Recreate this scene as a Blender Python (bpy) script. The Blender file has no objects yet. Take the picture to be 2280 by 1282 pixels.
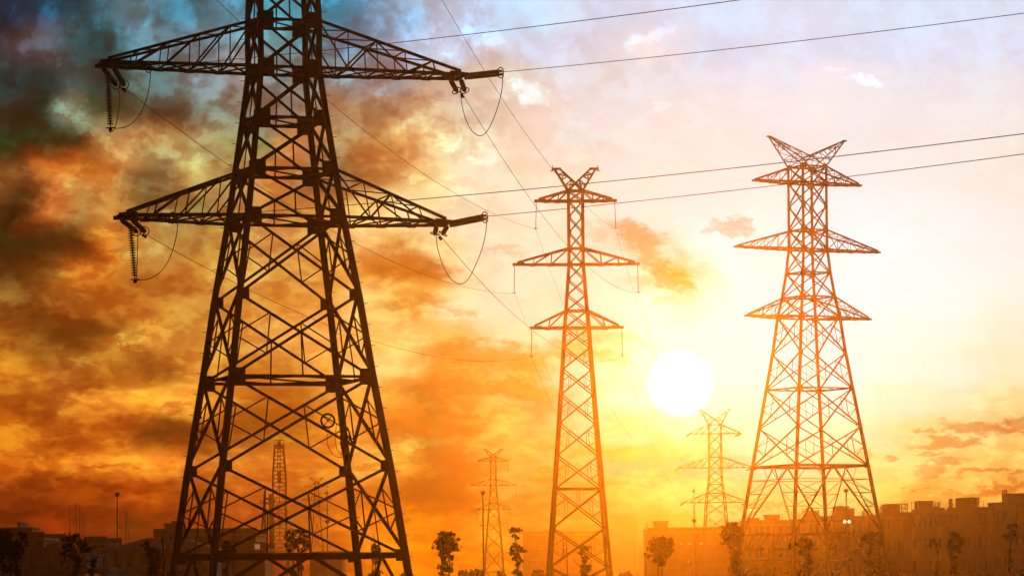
import bpy, bmesh, math, random
from mathutils import Vector, Matrix

# ------------------------------------------------------------------ camera
F = 7500.0            # focal length in photo pixels (photo is 2280 wide)
CX, HY, CAMZ = 1140.0, 1290.0, 1.6
sc = bpy.context.scene
col = sc.collection
cam_d = bpy.data.cameras.new('camera')
cam = bpy.data.objects.new('camera', cam_d)
col.objects.link(cam)
cam.location = (0, 0, CAMZ)
ROLL = math.radians(.55)
cam.rotation_euler = (Matrix.Rotation(math.radians(90), 3, 'X') @ Matrix.Rotation(-ROLL, 3, 'Z')).to_euler()
cam_d.sensor_width = 36
cam_d.lens = F / 2280 * 36
cam_d.shift_y = (HY - 641) / 2280
cam_d.clip_end = 20000
sc.camera = cam

CUR = [CX]
def unroll(px, py):
    c, n = math.cos(ROLL), math.sin(ROLL)
    return CX + (px - CX) * c - (py - HY) * n, HY + (px - CX) * n + (py - HY) * c
def P(px, py, d):
    CUR[0] = px
    x, y = unroll(px, py)
    return Vector(((x - CX) / F * d, d, CAMZ + (HY - y) / F * d))
def FAR(d):
    return d if d <= 360 else 360 + (d - 360) * .5
def ZY(py, d):                       # height of photo row py at distance d, near the column last asked for
    return CAMZ + (HY - unroll(CUR[0], py)[1]) / F * d

# ------------------------------------------------------------------ light
SUN_PX, SUN_PY = 1515.0, 855.0
SUN_DIR = (P(SUN_PX, SUN_PY, 100) - Vector((0, 0, CAMZ))).normalized()   # towards the sun
SUN_E = 0.86
SUN_COL = (1.0, 0.265, 0.006)
HAZE_COL = (.95, .72, .30)
HG, SIGMA, ALB = 0.951, 0.00015, 1.0
BOX_TOP, BOX_LEN = 50.0, 740.0
sd = bpy.data.lights.new('sun', 'SUN')
so = bpy.data.objects.new('sun', sd)
col.objects.link(so)
sd.energy = SUN_E
sd.angle = math.radians(0.5)
sd.color = SUN_COL
so.rotation_euler = SUN_DIR.to_track_quat('Z', 'Y').to_euler()
so.location = (60, 40, 80)

sc.view_settings.view_transform = 'Standard'
sc.view_settings.look = 'None'
sc.view_settings.exposure = 0
sc.view_settings.gamma = 1
sc.cycles.use_denoising = True
sc.cycles.volume_bounces = 0
sc.cycles.max_bounces = 5

# ------------------------------------------------------------------ sky
SKY = """
002c42 1c3e52 36546a 56748c 6a8298 4e6a7e 60768a 547c94 588ca4 5682a0 4a7388 748ba3 97a9c1 bdbccf c2c7dc c9d6ea cddcf0 d7deef dcdcf2 dedef3 e3def0 dfe3f5 dee4f7 e1e4f7 e4e4f5 e4e4f6 e0e4f5 dfe4f5 dee4f5 dee3f4 dee3f5 dfe2f3
4c3438 5a3a3c 3c5058 41555f 6e7d8c 737b8c 787d91 7d8796 788c9b 69828f 6e7382 7f7f8e a0a5b9 c8bec8 cdc8d7 dcc5c5 dad7e8 e0d6e5 e4d8e3 efddde f6e2df e4deec e4def0 e6e0f0 e6e1f1 e7e1f2 e5e1f3 e5e0f2 e5dff0 e6dff0 e5e0f1 e4dff0
002d26 23322a 4a4a40 3a4438 5a6055 646058 8c807c a09088 858078 807a72 8a8280 9a9090 a58e85 c49c80 dcb8a0 e8c8b0 ecd5c8 ecdadb eeddd9 efdfdd f0e0e0 f1e2e4 f2e5ea f3e6ea f2e7ee f4e9ee f6ecee f4e9ec f2e7ee f3e6ec f3e8eb f3e8ea
3d2a1a 23301c 7a6548 4b4528 5a4c33 645540 7a6a54 8a7560 8a6e58 907058 b88a60 b08058 c08a62 d8a070 dcb494 f0d2b8 f4dccb f3dfd2 f3e1da f3e3dd f4e5dd f5e7e0 f6e8e3 f6e9e5 f7ebe8 f9eeea f9eeea f7ece8 f5eae6 f8ece7 f6ebe5 f7ebe4
2c2c12 3c2c14 583a1c a87048 ac8058 a58058 a08260 857048 8a6a48 c07a48 a88060 c08850 e0a060 e8b880 f0cc9c f6d8b8 fae0c4 f6dfca f3dfcf f8e5d6 fae8da fbeadc fbebde fbebe0 faece3 f9ece2 faeee6 f9ece4 f8ebe3 f9ece3 fbece0 f8ead9
7a4420 a8501c b05c22 b0642c 806040 907050 b8925c a07850 c07038 a06840 906848 c08850 e8b878 f0cc90 f6d8a8 fbe2be fae2bc fbe5c6 fbe8d0 fceada fdebd8 fdecda fdecdc fceddf fceee0 fdf0e4 fdf2ea fcf2ea fbf1e6 fbf0e3 faeee0 faecdc
4a2c10 c07038 b08048 b07038 806038 8c6840 8a6a40 a87040 b07038 b87840 d09050 f0c888 f8dca8 f8d8a0 f4d4a4 f8dcae fce6c4 fde8c8 feecd0 feeedb fef0dd fef0e0 fef2e4 fef4ea fef4ec fef6ee fef7f3 fef8f4 fef7f0 fef5ee fdf3e9 fdf0e5
3c3410 4a3412 7a4818 c06a20 b88040 b08850 b07838 c09050 c08048 c88848 d89850 f0c080 e8ac60 f4cc88 f8d898 fce4b8 fdeac4 fdebc8 fcebc8 fcdab0 fce4c0 fff4e4 fffaf4 fffdfa fff8ec fffaf6 fffefc fffefc fffaf4 fff8f2 fef5ee fef3e8
5a3412 7a4414 b8601c b86820 b07030 c08038 c89048 d09850 c88840 d09048 d89040 e8a040 e49838 eeb058 f8d898 fce4b4 fdeec4 feeec8 feeec4 fdf0c8 f9cc70 fbe090 fffcec ffffff fffff0 fffffe fffffe fffdf8 fffdf6 fffbf4 fff9ee fff6e8
8a5a28 804818 a0581c b46420 b87028 c07c34 b87030 c07830 c87830 d08038 e09848 f8cc80 e8a448 f4c070 fce4a8 fee8b8 feedbc feeebc fef0c0 fff4d0 fffae0 fffad0 fffff6 ffffff fffff0 fffff4 fffff8 fffff8 fffdf4 fffcf0 fffaea fff5e0
8a4a14 784414 784814 b07028 c88034 b87430 c88838 d08838 d89048 e8a858 eeb060 f4bc64 f8cc78 f6c060 f4bc60 fce0a0 fee8a8 fde0a0 fcd880 fef4c4 fffadc ffffee ffffff fffffa ffffe8 ffffee fffff4 fffef0 fffdec fffbe6 fff8de fff2d2
c87820 a85c1c a45c1c b46c24 985818 b06c24 e09840 c8802c c88030 d89040 e8a850 f8d080 fad078 f0a840 f0a038 f8b850 f8b850 fbe090 fef0a8 fff6c0 fffcdc ffffff ffffff fffff6 ffffea ffffe8 ffffec fffdea fffbe6 fff8dc fff3d0 ffecbf
9c4c10 b86a20 d88428 e89834 e89830 f0a840 e89c38 c47a24 b87020 c07420 d88c38 f0a840 f8b848 e89838 e89430 f8b848 f8b048 f8bc50 ffe890 fff8b8 fffcd0 ffffff ffffff ffffe8 ffffd8 fffcd8 fffcdc fff6cc fff4c4 ffefb8 ffebac ffe498
c87018 b05c14 b45c14 b86018 90480e 7a4410 8a4c14 a85c18 a86418 d08828 f0a438 e89030 e48828 e48c28 e88c28 f0a438 f8b840 fcc858 ffe080 ffe888 fff0a0 fff8c0 fffcd0 fff8c0 fff8c0 fff8c4 fff4bc fff0b0 fde490 fbd880 fbd07c fbcc74
c86414 d07018 d87420 e07c20 e08024 e88428 c87020 d87c28 d87c28 d88028 e48c28 f8b048 fcb840 d87c20 c87018 f8b440 f8b840 f8bc48 fcc850 fcc858 fbc858 fcd468 fee880 fff0a0 fff0a0 fff09c ffe888 ffe880 ffe080 fcd06c ffd068 fcc460
7a2c06 883408 a04408 983c08 b04a0a 984008 984410 c05c14 b85814 b85c14 c86818 d87418 cc6808 c86408 c86408 f8a428 f89c28 f8a42c fcb434 ffd048 ffe460 ffe868 ffe468 ffe468 ffe068 ffe068 ffe070 ffd458 fcc048 f8b040 ffb848 f8a83c
7a2804 983004 883004 803004 7a3004 903804 a84008 b04a0a b85010 c06010 e07010 f88c10 f88808 f88808 f88c10 fc9c18 fc9818 fca41c fcac20 fcb028 ffc030 ffc838 ffc840 fcc848 fcc040 f8b030 f8a830 f0a030 e89030 e08828 d87c24 c87020
702004 702004 702004 782404 782804 802c04 883004 903404 a84008 b84c08 d06008 e87000 f88000 f88000 f48400 f88c08 f88c08 f89008 f89408 f89010 f89010 f89410 f89410 f89410 f09010 e88c10 e08810 d88010 d07814 c87014 c06414 b85810
"""
def lin(h):
    o = []
    for i in (0, 2, 4):
        c = int(h[i:i+2], 16) / 255
        o.append(c / 12.92 if c <= .04045 else ((c + .055) / 1.055) ** 2.4)
    return o
def inscatter(px, py):
    px, py = unroll(px, py)
    el = (HY - py) / F
    L = BOX_LEN if el <= 0 else min(BOX_LEN, (BOX_TOP - CAMZ) / el)
    v = Vector(((px - CX) / F, 1.0, el)).normalized()
    c = v.dot(SUN_DIR)
    ph = (1 - HG * HG) / (4 * math.pi) / (1 + HG * HG - 2 * HG * c) ** 1.5
    T = math.exp(-SIGMA * L)
    a = 0.85 * SUN_E * ALB * ph * (1 - T)
    return [a * k * h for k, h in zip(SUN_COL, HAZE_COL)], T

w = bpy.data.worlds.new('World')
sc.world = w
w.use_nodes = True
nt = w.node_tree
nt.nodes.clear()
class NB:
    def __init__(s, nt): s.nt = nt
    def n(s, t, **k):
        o = s.nt.nodes.new(t)
        for a, b in k.items(): setattr(o, a, b)
        return o
    def put(s, sock, v):
        if isinstance(v, bpy.types.NodeSocket): s.nt.links.new(v, sock)
        else: sock.default_value = v
    def m(s, op, a, b=0.0, c=0.0, clamp=False):
        o = s.n('ShaderNodeMath', operation=op, use_clamp=clamp)
        for i, v in enumerate((a, b, c)): s.put(o.inputs[i], v)
        return o.outputs[0]
    def ss(s, x, a, b, lo=0.0, hi=1.0):
        o = s.n('ShaderNodeMapRange', interpolation_type='SMOOTHSTEP')
        s.put(o.inputs[0], x)
        for i, v in enumerate((a, b, lo, hi)): o.inputs[i + 1].default_value = v
        return o.outputs[0]
    def mix(s, f, a, b, mode='MIX'):
        o = s.n('ShaderNodeMix', data_type='RGBA', blend_type=mode)
        s.put(o.inputs[0], f); s.put(o.inputs[6], a); s.put(o.inputs[7], b)
        return o.outputs[2]
    def xyz(s, x, y, z=0.0):
        o = s.n('ShaderNodeCombineXYZ')
        for i, v in enumerate((x, y, z)): s.put(o.inputs[i], v)
        return o.outputs[0]
    def noise(s, vec, scale, detail=5, rough=.55, out=0, dist=0.0):
        o = s.n('ShaderNodeTexNoise')
        s.put(o.inputs['Vector'], vec)
        o.inputs['Scale'].default_value = scale
        o.inputs['Detail'].default_value = detail
        o.inputs['Roughness'].default_value = rough
        o.inputs['Distortion'].default_value = dist
        return o.outputs[out]
B = NB(nt)
tc = B.n('ShaderNodeTexCoord')
sep = B.n('ShaderNodeSeparateXYZ')
nt.links.new(tc.outputs['Generated'], sep.inputs[0])
X, Y, Z = sep.outputs
Ym = B.m('MAXIMUM', Y, .05)
tx = B.m('DIVIDE', X, Ym)
tz = B.m('DIVIDE', Z, Ym)
rc, rs = math.cos(ROLL), math.sin(ROLL)
tx, tz = B.m('MULTIPLY_ADD', tx, rc, B.m('MULTIPLY', tz, -rs)), B.m('MULTIPLY_ADD', tz, rc, B.m('MULTIPLY', tx, rs))
u0 = B.m('MULTIPLY_ADD', tx, F / 2280, .5)                      # 0..1 across the view
v0 = B.m('MULTIPLY_ADD', tz, -F / 1282, HY / 1282)              # 0 at the top of the view, 1 low on the horizon
# clouds are flattened towards the horizon
vs = B.m('MULTIPLY', B.m('POWER', B.m('MAXIMUM', B.m('MULTIPLY_ADD', v0, 1.0, .35), .02), 1.7), 1.10)
cv = B.xyz(B.m('MULTIPLY', u0, 1.78), vs, 3.7)
def centred(o):
    return B.m('SUBTRACT', o, .5)
nA = B.n('ShaderNodeSeparateColor'); nt.links.new(B.noise(cv, 6.5, 7, .62, 1), nA.inputs[0])
wx = B.m('MULTIPLY', centred(nA.outputs[0]), .11)
wz = B.m('MULTIPLY', centred(nA.outputs[1]), .10)
u = B.m('ADD', u0, wx)
v = B.m('ADD', v0, wz)
rows = [r.split() for r in SKY.strip().splitlines()]
# highest blue allowed in the cream sky round the sun, by table row and column
CREAM = {(7, 23): .87, (8, 22): .81, (8, 23): .88, (8, 24): .87, (9, 22): .81, (9, 23): .87, (9, 24): .85, (10, 21): .78, (10, 22): .82,
         (10, 23): .84, (11, 21): .68, (11, 22): .73, (11, 23): .78, (12, 21): .58, (12, 22): .60, (12, 23): .66, (13, 21): .48, (13, 22): .50}
def grade(r, k, t):
    t = list(t)
    if (r, k) in CREAM:
        t[2] = min(t[2], CREAM[(r, k)]); t[1] = min(t[1], .90 + .1 * CREAM[(r, k)])
    if 4 <= r <= 15 and k <= 13:                  # warmer low and left
        f = 1 if k < 11 else (14 - k) / 4
        t = [min(1.0, t[0] * (1 + .15 * f)), t[1] * (1 + .02 * f), t[2] * (1 - .33 * f)]
    if r <= 1 and k <= 9:
        t = [t[0] * .85, t[1] * .95, t[2] * .80]
    return t
NR, NCOL = len(rows), 32
acc = alp = None
v18 = B.m('MULTIPLY_ADD', v, float(NR), -.5)
for r, cells in enumerate(rows):
    rn = B.n('ShaderNodeValToRGB')
    cr = rn.color_ramp
    cr.interpolation = 'CARDINAL'
    for k, h in enumerate(cells):
        t = grade(r, k, lin(h))
        px, py = (k + .5) / NCOL * 2280, (r + .5) / NR * 1282
        ins, T = inscatter(px, py)
        if ins[0] > t[0] and t[0] < .92:                     # keep the hue where the lit air alone is brighter than the cloud
            kk = min(1.8, ins[0] / max(t[0], .002)) ** .8 if py > 500 else 1.0; t = [t[0], t[1] * kk, t[2] * kk]
        cval = [min(1.0, max(0.0, t[i] - ins[i] * (.8 if t[i] > .9 else 1.0)) / (1 - (1 - T) * (1 - .8 * HAZE_COL[i]))) for i in range(3)]
        lum = .3 * t[0] + .5 * t[1] + .2 * t[2]
        al = max(0.0, .88 - lum) * 1.15
        pos = (k + .5) / NCOL
        e = cr.elements[k] if k < 2 else cr.elements.new(pos)
        e.position = pos
        e.color = (*cval, al)
    if True:
        # the two default stops must be placed before the others are sorted
        pass
    B.put(rn.inputs[0], u)
    if acc is None:
        acc, alp = rn.outputs[0], rn.outputs[1]
    else:
        f = B.ss(v18, float(r - 1), float(r))
        acc = B.mix(f, acc, rn.outputs[0])
        mf = B.n('ShaderNodeMix', data_type='FLOAT')
        B.put(mf.inputs[0], f); B.put(mf.inputs[2], alp); B.put(mf.inputs[3], rn.outputs[1])
        alp = mf.outputs[0]
# cloud masses: (x, y, half width, half height, tilt in degrees, strength), darker where negative
CLOUDS = [(85,100,80,18,0,0.45),(60,235,90,50,0,-0.3),(195,275,95,13,40,0.9),(250,150,55,60,0,-0.5),(330,245,110,40,10,-0.5),(200,375,130,30,-5,0.67),
(40,385,40,28,0,0.34),(80,545,135,50,5,-1.01),(190,505,60,30,0,-0.34),(215,530,45,22,0,0.78),(150,615,100,26,-5,0.5),(400,330,80,26,35,0.56),
(340,450,40,25,0,-0.56),(60,710,80,32,0,-0.78),(175,735,85,36,5,-0.78),(290,760,34,14,0,0.9),(30,660,25,20,0,0.56),(290,790,40,20,0,-0.56),
(110,820,40,18,0,-0.56),(380,822,90,16,5,-0.56),(230,795,60,14,0,0.45),(430,560,50,28,20,-0.45),(400,635,60,22,-5,-0.5),(160,868,60,14,0,-0.67),
(60,925,90,20,5,-0.9),(150,950,60,16,5,-0.67),(340,950,110,26,5,-1.12),(430,978,80,22,5,-0.9),(400,905,50,10,0,-0.56),(150,988,80,13,0,-0.45),
(250,880,120,16,0,0.39),(90,1068,60,18,0,-0.78),(220,1086,60,12,0,-0.67),(310,1080,85,20,-4,-0.78),(60,1142,140,13,0,-1.01),(270,1140,120,18,-4,-0.78),
(60,1005,80,7,0,-0.45),(250,1040,70,7,0,-0.56),(270,1020,130,12,0,0.28),(800,250,70,40,0,-0.4),(720,140,50,50,0,-0.6),(840,150,50,36,0,-0.45),
(905,228,60,26,0,-0.5),(965,118,57.5,18.75,10,0.3),(1100,103,42.5,22.5,0,0.24),(1182,207,37.5,20,25,0.36),(1045,70,25,13.75,0,0.3),(1003,315,27.5,18.75,0,0.42),
(940,282,50,22.5,0,0.36),(860,330,80,26,10,-0.34),(810,370,60,26,20,-0.5),(720,330,50,40,0,-0.34),(895,588,95,34,5,-0.9),(970,600,60,16,8,-0.5),
(930,672,80,15,-8,-0.5),(1010,690,60,8,10,-0.4),(1070,795,130,28,9,-0.9),(1000,862,170,30,0,-0.75),(960,935,130,46,0,-0.98),(1010,1035,105,38,-4,-0.9),
(960,1095,150,36,0,-0.75),(830,1042,60,9,0,-0.84),(720,985,30,13,0,-0.56),(880,1162,60,8,0,-0.67),(920,988,60,16,0,0.4),(600,940,120,30,0,-0.67),
(560,870,70,20,0,-0.56),(600,1060,90,10,0,-0.45),(540,690,40,60,0,-0.22),(900,395,30,14,0,0.4),(1080,345,32.5,15,0,0.24),(1000,420,75,27.5,0,0.18),
(1110,560,50,10,5,-0.3),(1150,790,60,18,0,-0.6),(1175,870,70,20,0,-0.9),(1436,545,55,34,40,-0.8),(1500,622,66,20,32,-0.9),(1400,508,42,16,10,-0.5),
(1330,520,40,16,0,-0.3),(1640,508,32,22,0,-0.6),(1585,506,34,9,-20,-0.35),(1500,668,50,8,0,-0.3),(1290,785,85,16,6,-0.75),(1380,805,40,10,0,-0.3),
(1400,760,40,10,0,-0.25),(1430,1008,120,20,2,-0.7),(1500,985,60,10,0,-0.3),(1590,985,50,22,0,-0.3),(1345,1005,60,14,-4,-0.5),(1240,1050,60,10,-4,-0.6),
(1300,1078,80,12,-4,-0.4),(1160,1120,60,14,0,-0.6),(1410,1200,70,8,0,-0.25),(1690,1128,70,13,-8,-0.5),(2160,945,70,14,2,-0.88),(2245,950,50,12,-12,-0.8),
(2110,985,75,12,-5,-0.84),(2060,962,32,8,0,-0.68),(2085,1038,42,13,-15,-0.68),(2180,1053,50,8,-3,-0.88),(2262,1060,42,6,-10,-0.8),(2240,1086,62,11,-15,-0.8),
(2160,1102,60,12,-15,-0.81),(1998,1025,14,4,0,-0.81),(1925,1015,38,7,0,-0.45),(2032,1088,15,3,0,-0.68),(2080,1012,26,5,-8,-0.68),(1445,82,57.5,15,-25,0.21),
(1925,176,32.5,12.5,0,0.24),(1850,160,22.5,5,0,0.09),(1462,234,18.75,6.25,0,0.12)]
nw = B.n('ShaderNodeSeparateColor'); nt.links.new(B.noise(cv, 15.0, 8, .66, 1), nw.inputs[0])
sxp = B.m('MULTIPLY', B.m('ADD', u0, B.m('MULTIPLY', centred(nw.outputs[0]), .085)), 2280.0)
syp = B.m('MULTIPLY', B.m('ADD', v0, B.m('MULTIPLY', centred(nw.outputs[1]), .085)), 1282.0)
blob = None
for (bx, by, ra, rb, ang, st_) in CLOUDS:
    mp = B.n('ShaderNodeMapping', vector_type='TEXTURE')
    B.put(mp.inputs['Vector'], B.xyz(sxp, syp, blob if blob is not None else 0.0))   # the running sum rides along in z, scaled away below
    mp.inputs['Location'].default_value = (bx, by, 0)
    mp.inputs['Rotation'].default_value = (0, 0, math.radians(ang))
    mp.inputs['Scale'].default_value = (ra * 1.15, rb * 1.15, 1e6)
    ln = B.n('ShaderNodeVectorMath', operation='LENGTH')
    B.put(ln.inputs[0], mp.outputs[0])
    mk = B.ss(ln.outputs['Value'], .45, 1.25, st_, 0.0)
    blob = mk if blob is None else B.m('ADD', blob, mk)
blob = B.m('MAXIMUM', B.m('MINIMUM', blob, .40), -1.1)
# billowing detail
n1 = B.noise(cv, 12.0, 8, .54, 0, .25)
n2 = B.noise(cv, 30.0, 6, .60, 0, .3)
n3 = B.noise(cv, 5.0, 3, .5, 0, .3)
n1c = B.ss(B.m('ADD', n1, B.m('MULTIPLY', centred(n3), .5)), .38, .60, -.5, .5)
n2c = B.ss(n2, .36, .64, -.5, .5)
n4 = B.ss(B.noise(cv, 15.0, 8, .60, 0, .15), .455, .56, -.5, .5)
det = B.m('ADD', B.m('ADD', B.m('MULTIPLY', n1c, .50), B.m('MULTIPLY', n4, .48)), B.m('MULTIPLY', n2c, .25))
det = B.m('MULTIPLY', det, alp)
tot = B.m('ADD', B.m('ADD', B.m('MULTIPLY', blob, .75), det), B.m('MULTIPLY', alp, .13))
gn = B.n('ShaderNodeVectorMath', operation='MULTIPLY')
B.put(gn.inputs[0], acc)
B.put(gn.inputs[1], B.xyz(B.m('EXPONENT', B.m('MULTIPLY', tot, .66)), B.m('EXPONENT', B.m('MULTIPLY', tot, 1.35)), B.m('EXPONENT', B.m('MULTIPLY', tot, 1.6))))
front = gn.outputs[0]
# the sun's disc and its white bloom of thin cloud
dx = B.m('SUBTRACT', B.m('MULTIPLY', u0, 2280.0), SUN_PX)
dy = B.m('SUBTRACT', B.m('MULTIPLY', v0, 1282.0), SUN_PY)
rr = B.m('SQRT', B.m('ADD', B.m('MULTIPLY', dx, dx), B.m('MULTIPLY', dy, dy)))
disc = B.ss(rr, 32.0, 80.0, 1.0, 0.0)
dsc = B.n('ShaderNodeVectorMath', operation='SCALE')
dsc.inputs[0].default_value = (3.0, 3.0, 3.0); B.put(dsc.inputs['Scale'], disc)
ad = B.n('ShaderNodeVectorMath', operation='ADD')
B.put(ad.inputs[0], front); B.put(ad.inputs[1], dsc.outputs[0])
front = ad.outputs[0]
# the aureole of thin cloud lit round the sun
au = B.m('EXPONENT', B.m('MULTIPLY', rr, -1 / 95.0))
aus = B.n('ShaderNodeVectorMath', operation='SCALE')
aus.inputs[0].default_value = (.4, .22, .24); B.put(aus.inputs['Scale'], au)
ad2 = B.n('ShaderNodeVectorMath', operation='ADD')
B.put(ad2.inputs[0], front); B.put(ad2.inputs[1], aus.outputs[0])
front = ad2.outputs[0]
# the rest of the dome: a clear dusk sky
st = B.n('ShaderNodeTexSky', sky_type='NISHITA')
st.sun_disc = False
st.sun_elevation = math.asin(SUN_DIR.z)
st.sun_rotation = math.atan2(SUN_DIR.x, SUN_DIR.y)
stc = B.n('ShaderNodeVectorMath', operation='SCALE')
B.put(stc.inputs[0], st.outputs[0]); stc.inputs['Scale'].default_value = 0.008
az = B.m('ARCTAN2', X, Y)
fa = B.ss(B.m('ABSOLUTE', az), .30, .75, 1.0, 0.0)
fe = B.ss(Z, .22, .55, 1.0, 0.0)
fb = B.ss(Z, -.25, -.02, 0.0, 1.0)
mask = B.m('MULTIPLY', B.m('MULTIPLY', fa, fe), fb)
final = B.mix(mask, stc.outputs[0], front)
bg = B.n('ShaderNodeBackground')
B.put(bg.inputs[0], final)
bg.inputs[1].default_value = 1.0
wo = B.n('ShaderNodeOutputWorld')
nt.links.new(bg.outputs[0], wo.inputs[0])
w.cycles.sampling_method = 'MANUAL'
w.cycles.sample_map_resolution = 512
# ------------------------------------------------------------------ materials
def mat(name, base, rough=.7, metal=0.0, var=.25, scale=3.0, bump=.0, base2=None):
    m = bpy.data.materials.new(name); m.use_nodes = True
    t = m.node_tree; t.nodes.clear(); b = NB(t)
    co = b.n('ShaderNodeTexCoord')
    nz = b.noise(co.outputs['Object'], scale, 6, .6)
    lo = [c * (1 - var) for c in base]
    hi = list(base2) if base2 else [min(1, c * (1 + var)) for c in base]
    c = b.mix(b.ss(nz, .35, .65), (*lo, 1), (*hi, 1))
    p = b.n('ShaderNodeBsdfPrincipled')
    b.put(p.inputs['Base Color'], c)
    b.put(p.inputs['Roughness'], b.ss(nz, .2, .8, max(0, rough - .12), min(1, rough + .12)))
    p.inputs['Metallic'].default_value = metal
    p.inputs['Specular IOR Level'].default_value = .25
    if bump:
        bn = b.n('ShaderNodeBump'); bn.inputs['Strength'].default_value = bump
        b.put(bn.inputs['Height'], nz); b.put(p.inputs['Normal'], bn.outputs[0])
    o = b.n('ShaderNodeOutputMaterial'); t.links.new(p.outputs[0], o.inputs[0])
    return m
STEEL = mat('weathered_steel', (.045, .030, .022), .9, 0, .15, 2.0)
WIRE = mat('aluminium_wire', (.05, .045, .042), .8, 0, .2, 4.0)
CERAMIC = mat('brown_porcelain', (.04, .02, .014), .6, 0, .2, 6.0)
LEAF = mat('foliage', (.03, .045, .015), .85, 0, .4, 1.5)
BARK = mat('bark', (.07, .05, .035), .9, 0, .3, 8.0, .3)
CONC = mat('painted_render', (.15, .13, .11), .85, 0, .15, .8, .1)
CONC_W = mat('pale_render', (.36, .32, .28), .85, 0, .12, .8, .1)
CONC_D = mat('weathered_concrete', (.20, .18, .16), .9, 0, .25, .6, .2)
HOUSE = mat('white_house_paint', (.62, .56, .48), .85, 0, .08, .8, .1)
TILE = mat('roof_tile', (.16, .08, .06), .85, 0, .25, 5.0, .2)
GLASS = mat('dark_glass', (.05, .05, .05), .3, 0, .1, 1.0)
PAINT = mat('grey_lamp_paint', (.22, .22, .22), .5, .1, .15, 4.0)
PALE = mat('pale_lamp_paint', (.55, .53, .50), .5, 0, .1, 4.0)
RUST = mat('rig_steel', (.10, .06, .045), .7, .3, .35, 1.5)
RUBBER = mat('black_rubber', (.03, .03, .03), .8, 0, .2, 4.0)
SOIL = mat('soil_and_grass', (.06, .05, .025), .95, 0, .4, .08, .4, (.05, .07, .025))
def emis(name, c, s):
    m = bpy.data.materials.new(name); m.use_nodes = True
    t = m.node_tree; t.nodes.clear(); b = NB(t)
    e = b.n('ShaderNodeEmission'); e.inputs[0].default_value = (*c, 1); e.inputs[1].default_value = s
    o = b.n('ShaderNodeOutputMaterial'); t.links.new(e.outputs[0], o.inputs[0])
    return m
LIT = emis('glowing_window', (1, .62, .22), .35)
SKY_PANE = emis('sky_glow_pane', (1, .42, .16), .28)  # glow painted on the annex pane for sky showing through, no lamp inside
GLOBE = emis('lit_globe', (1, .75, .40), 1.6)

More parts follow.
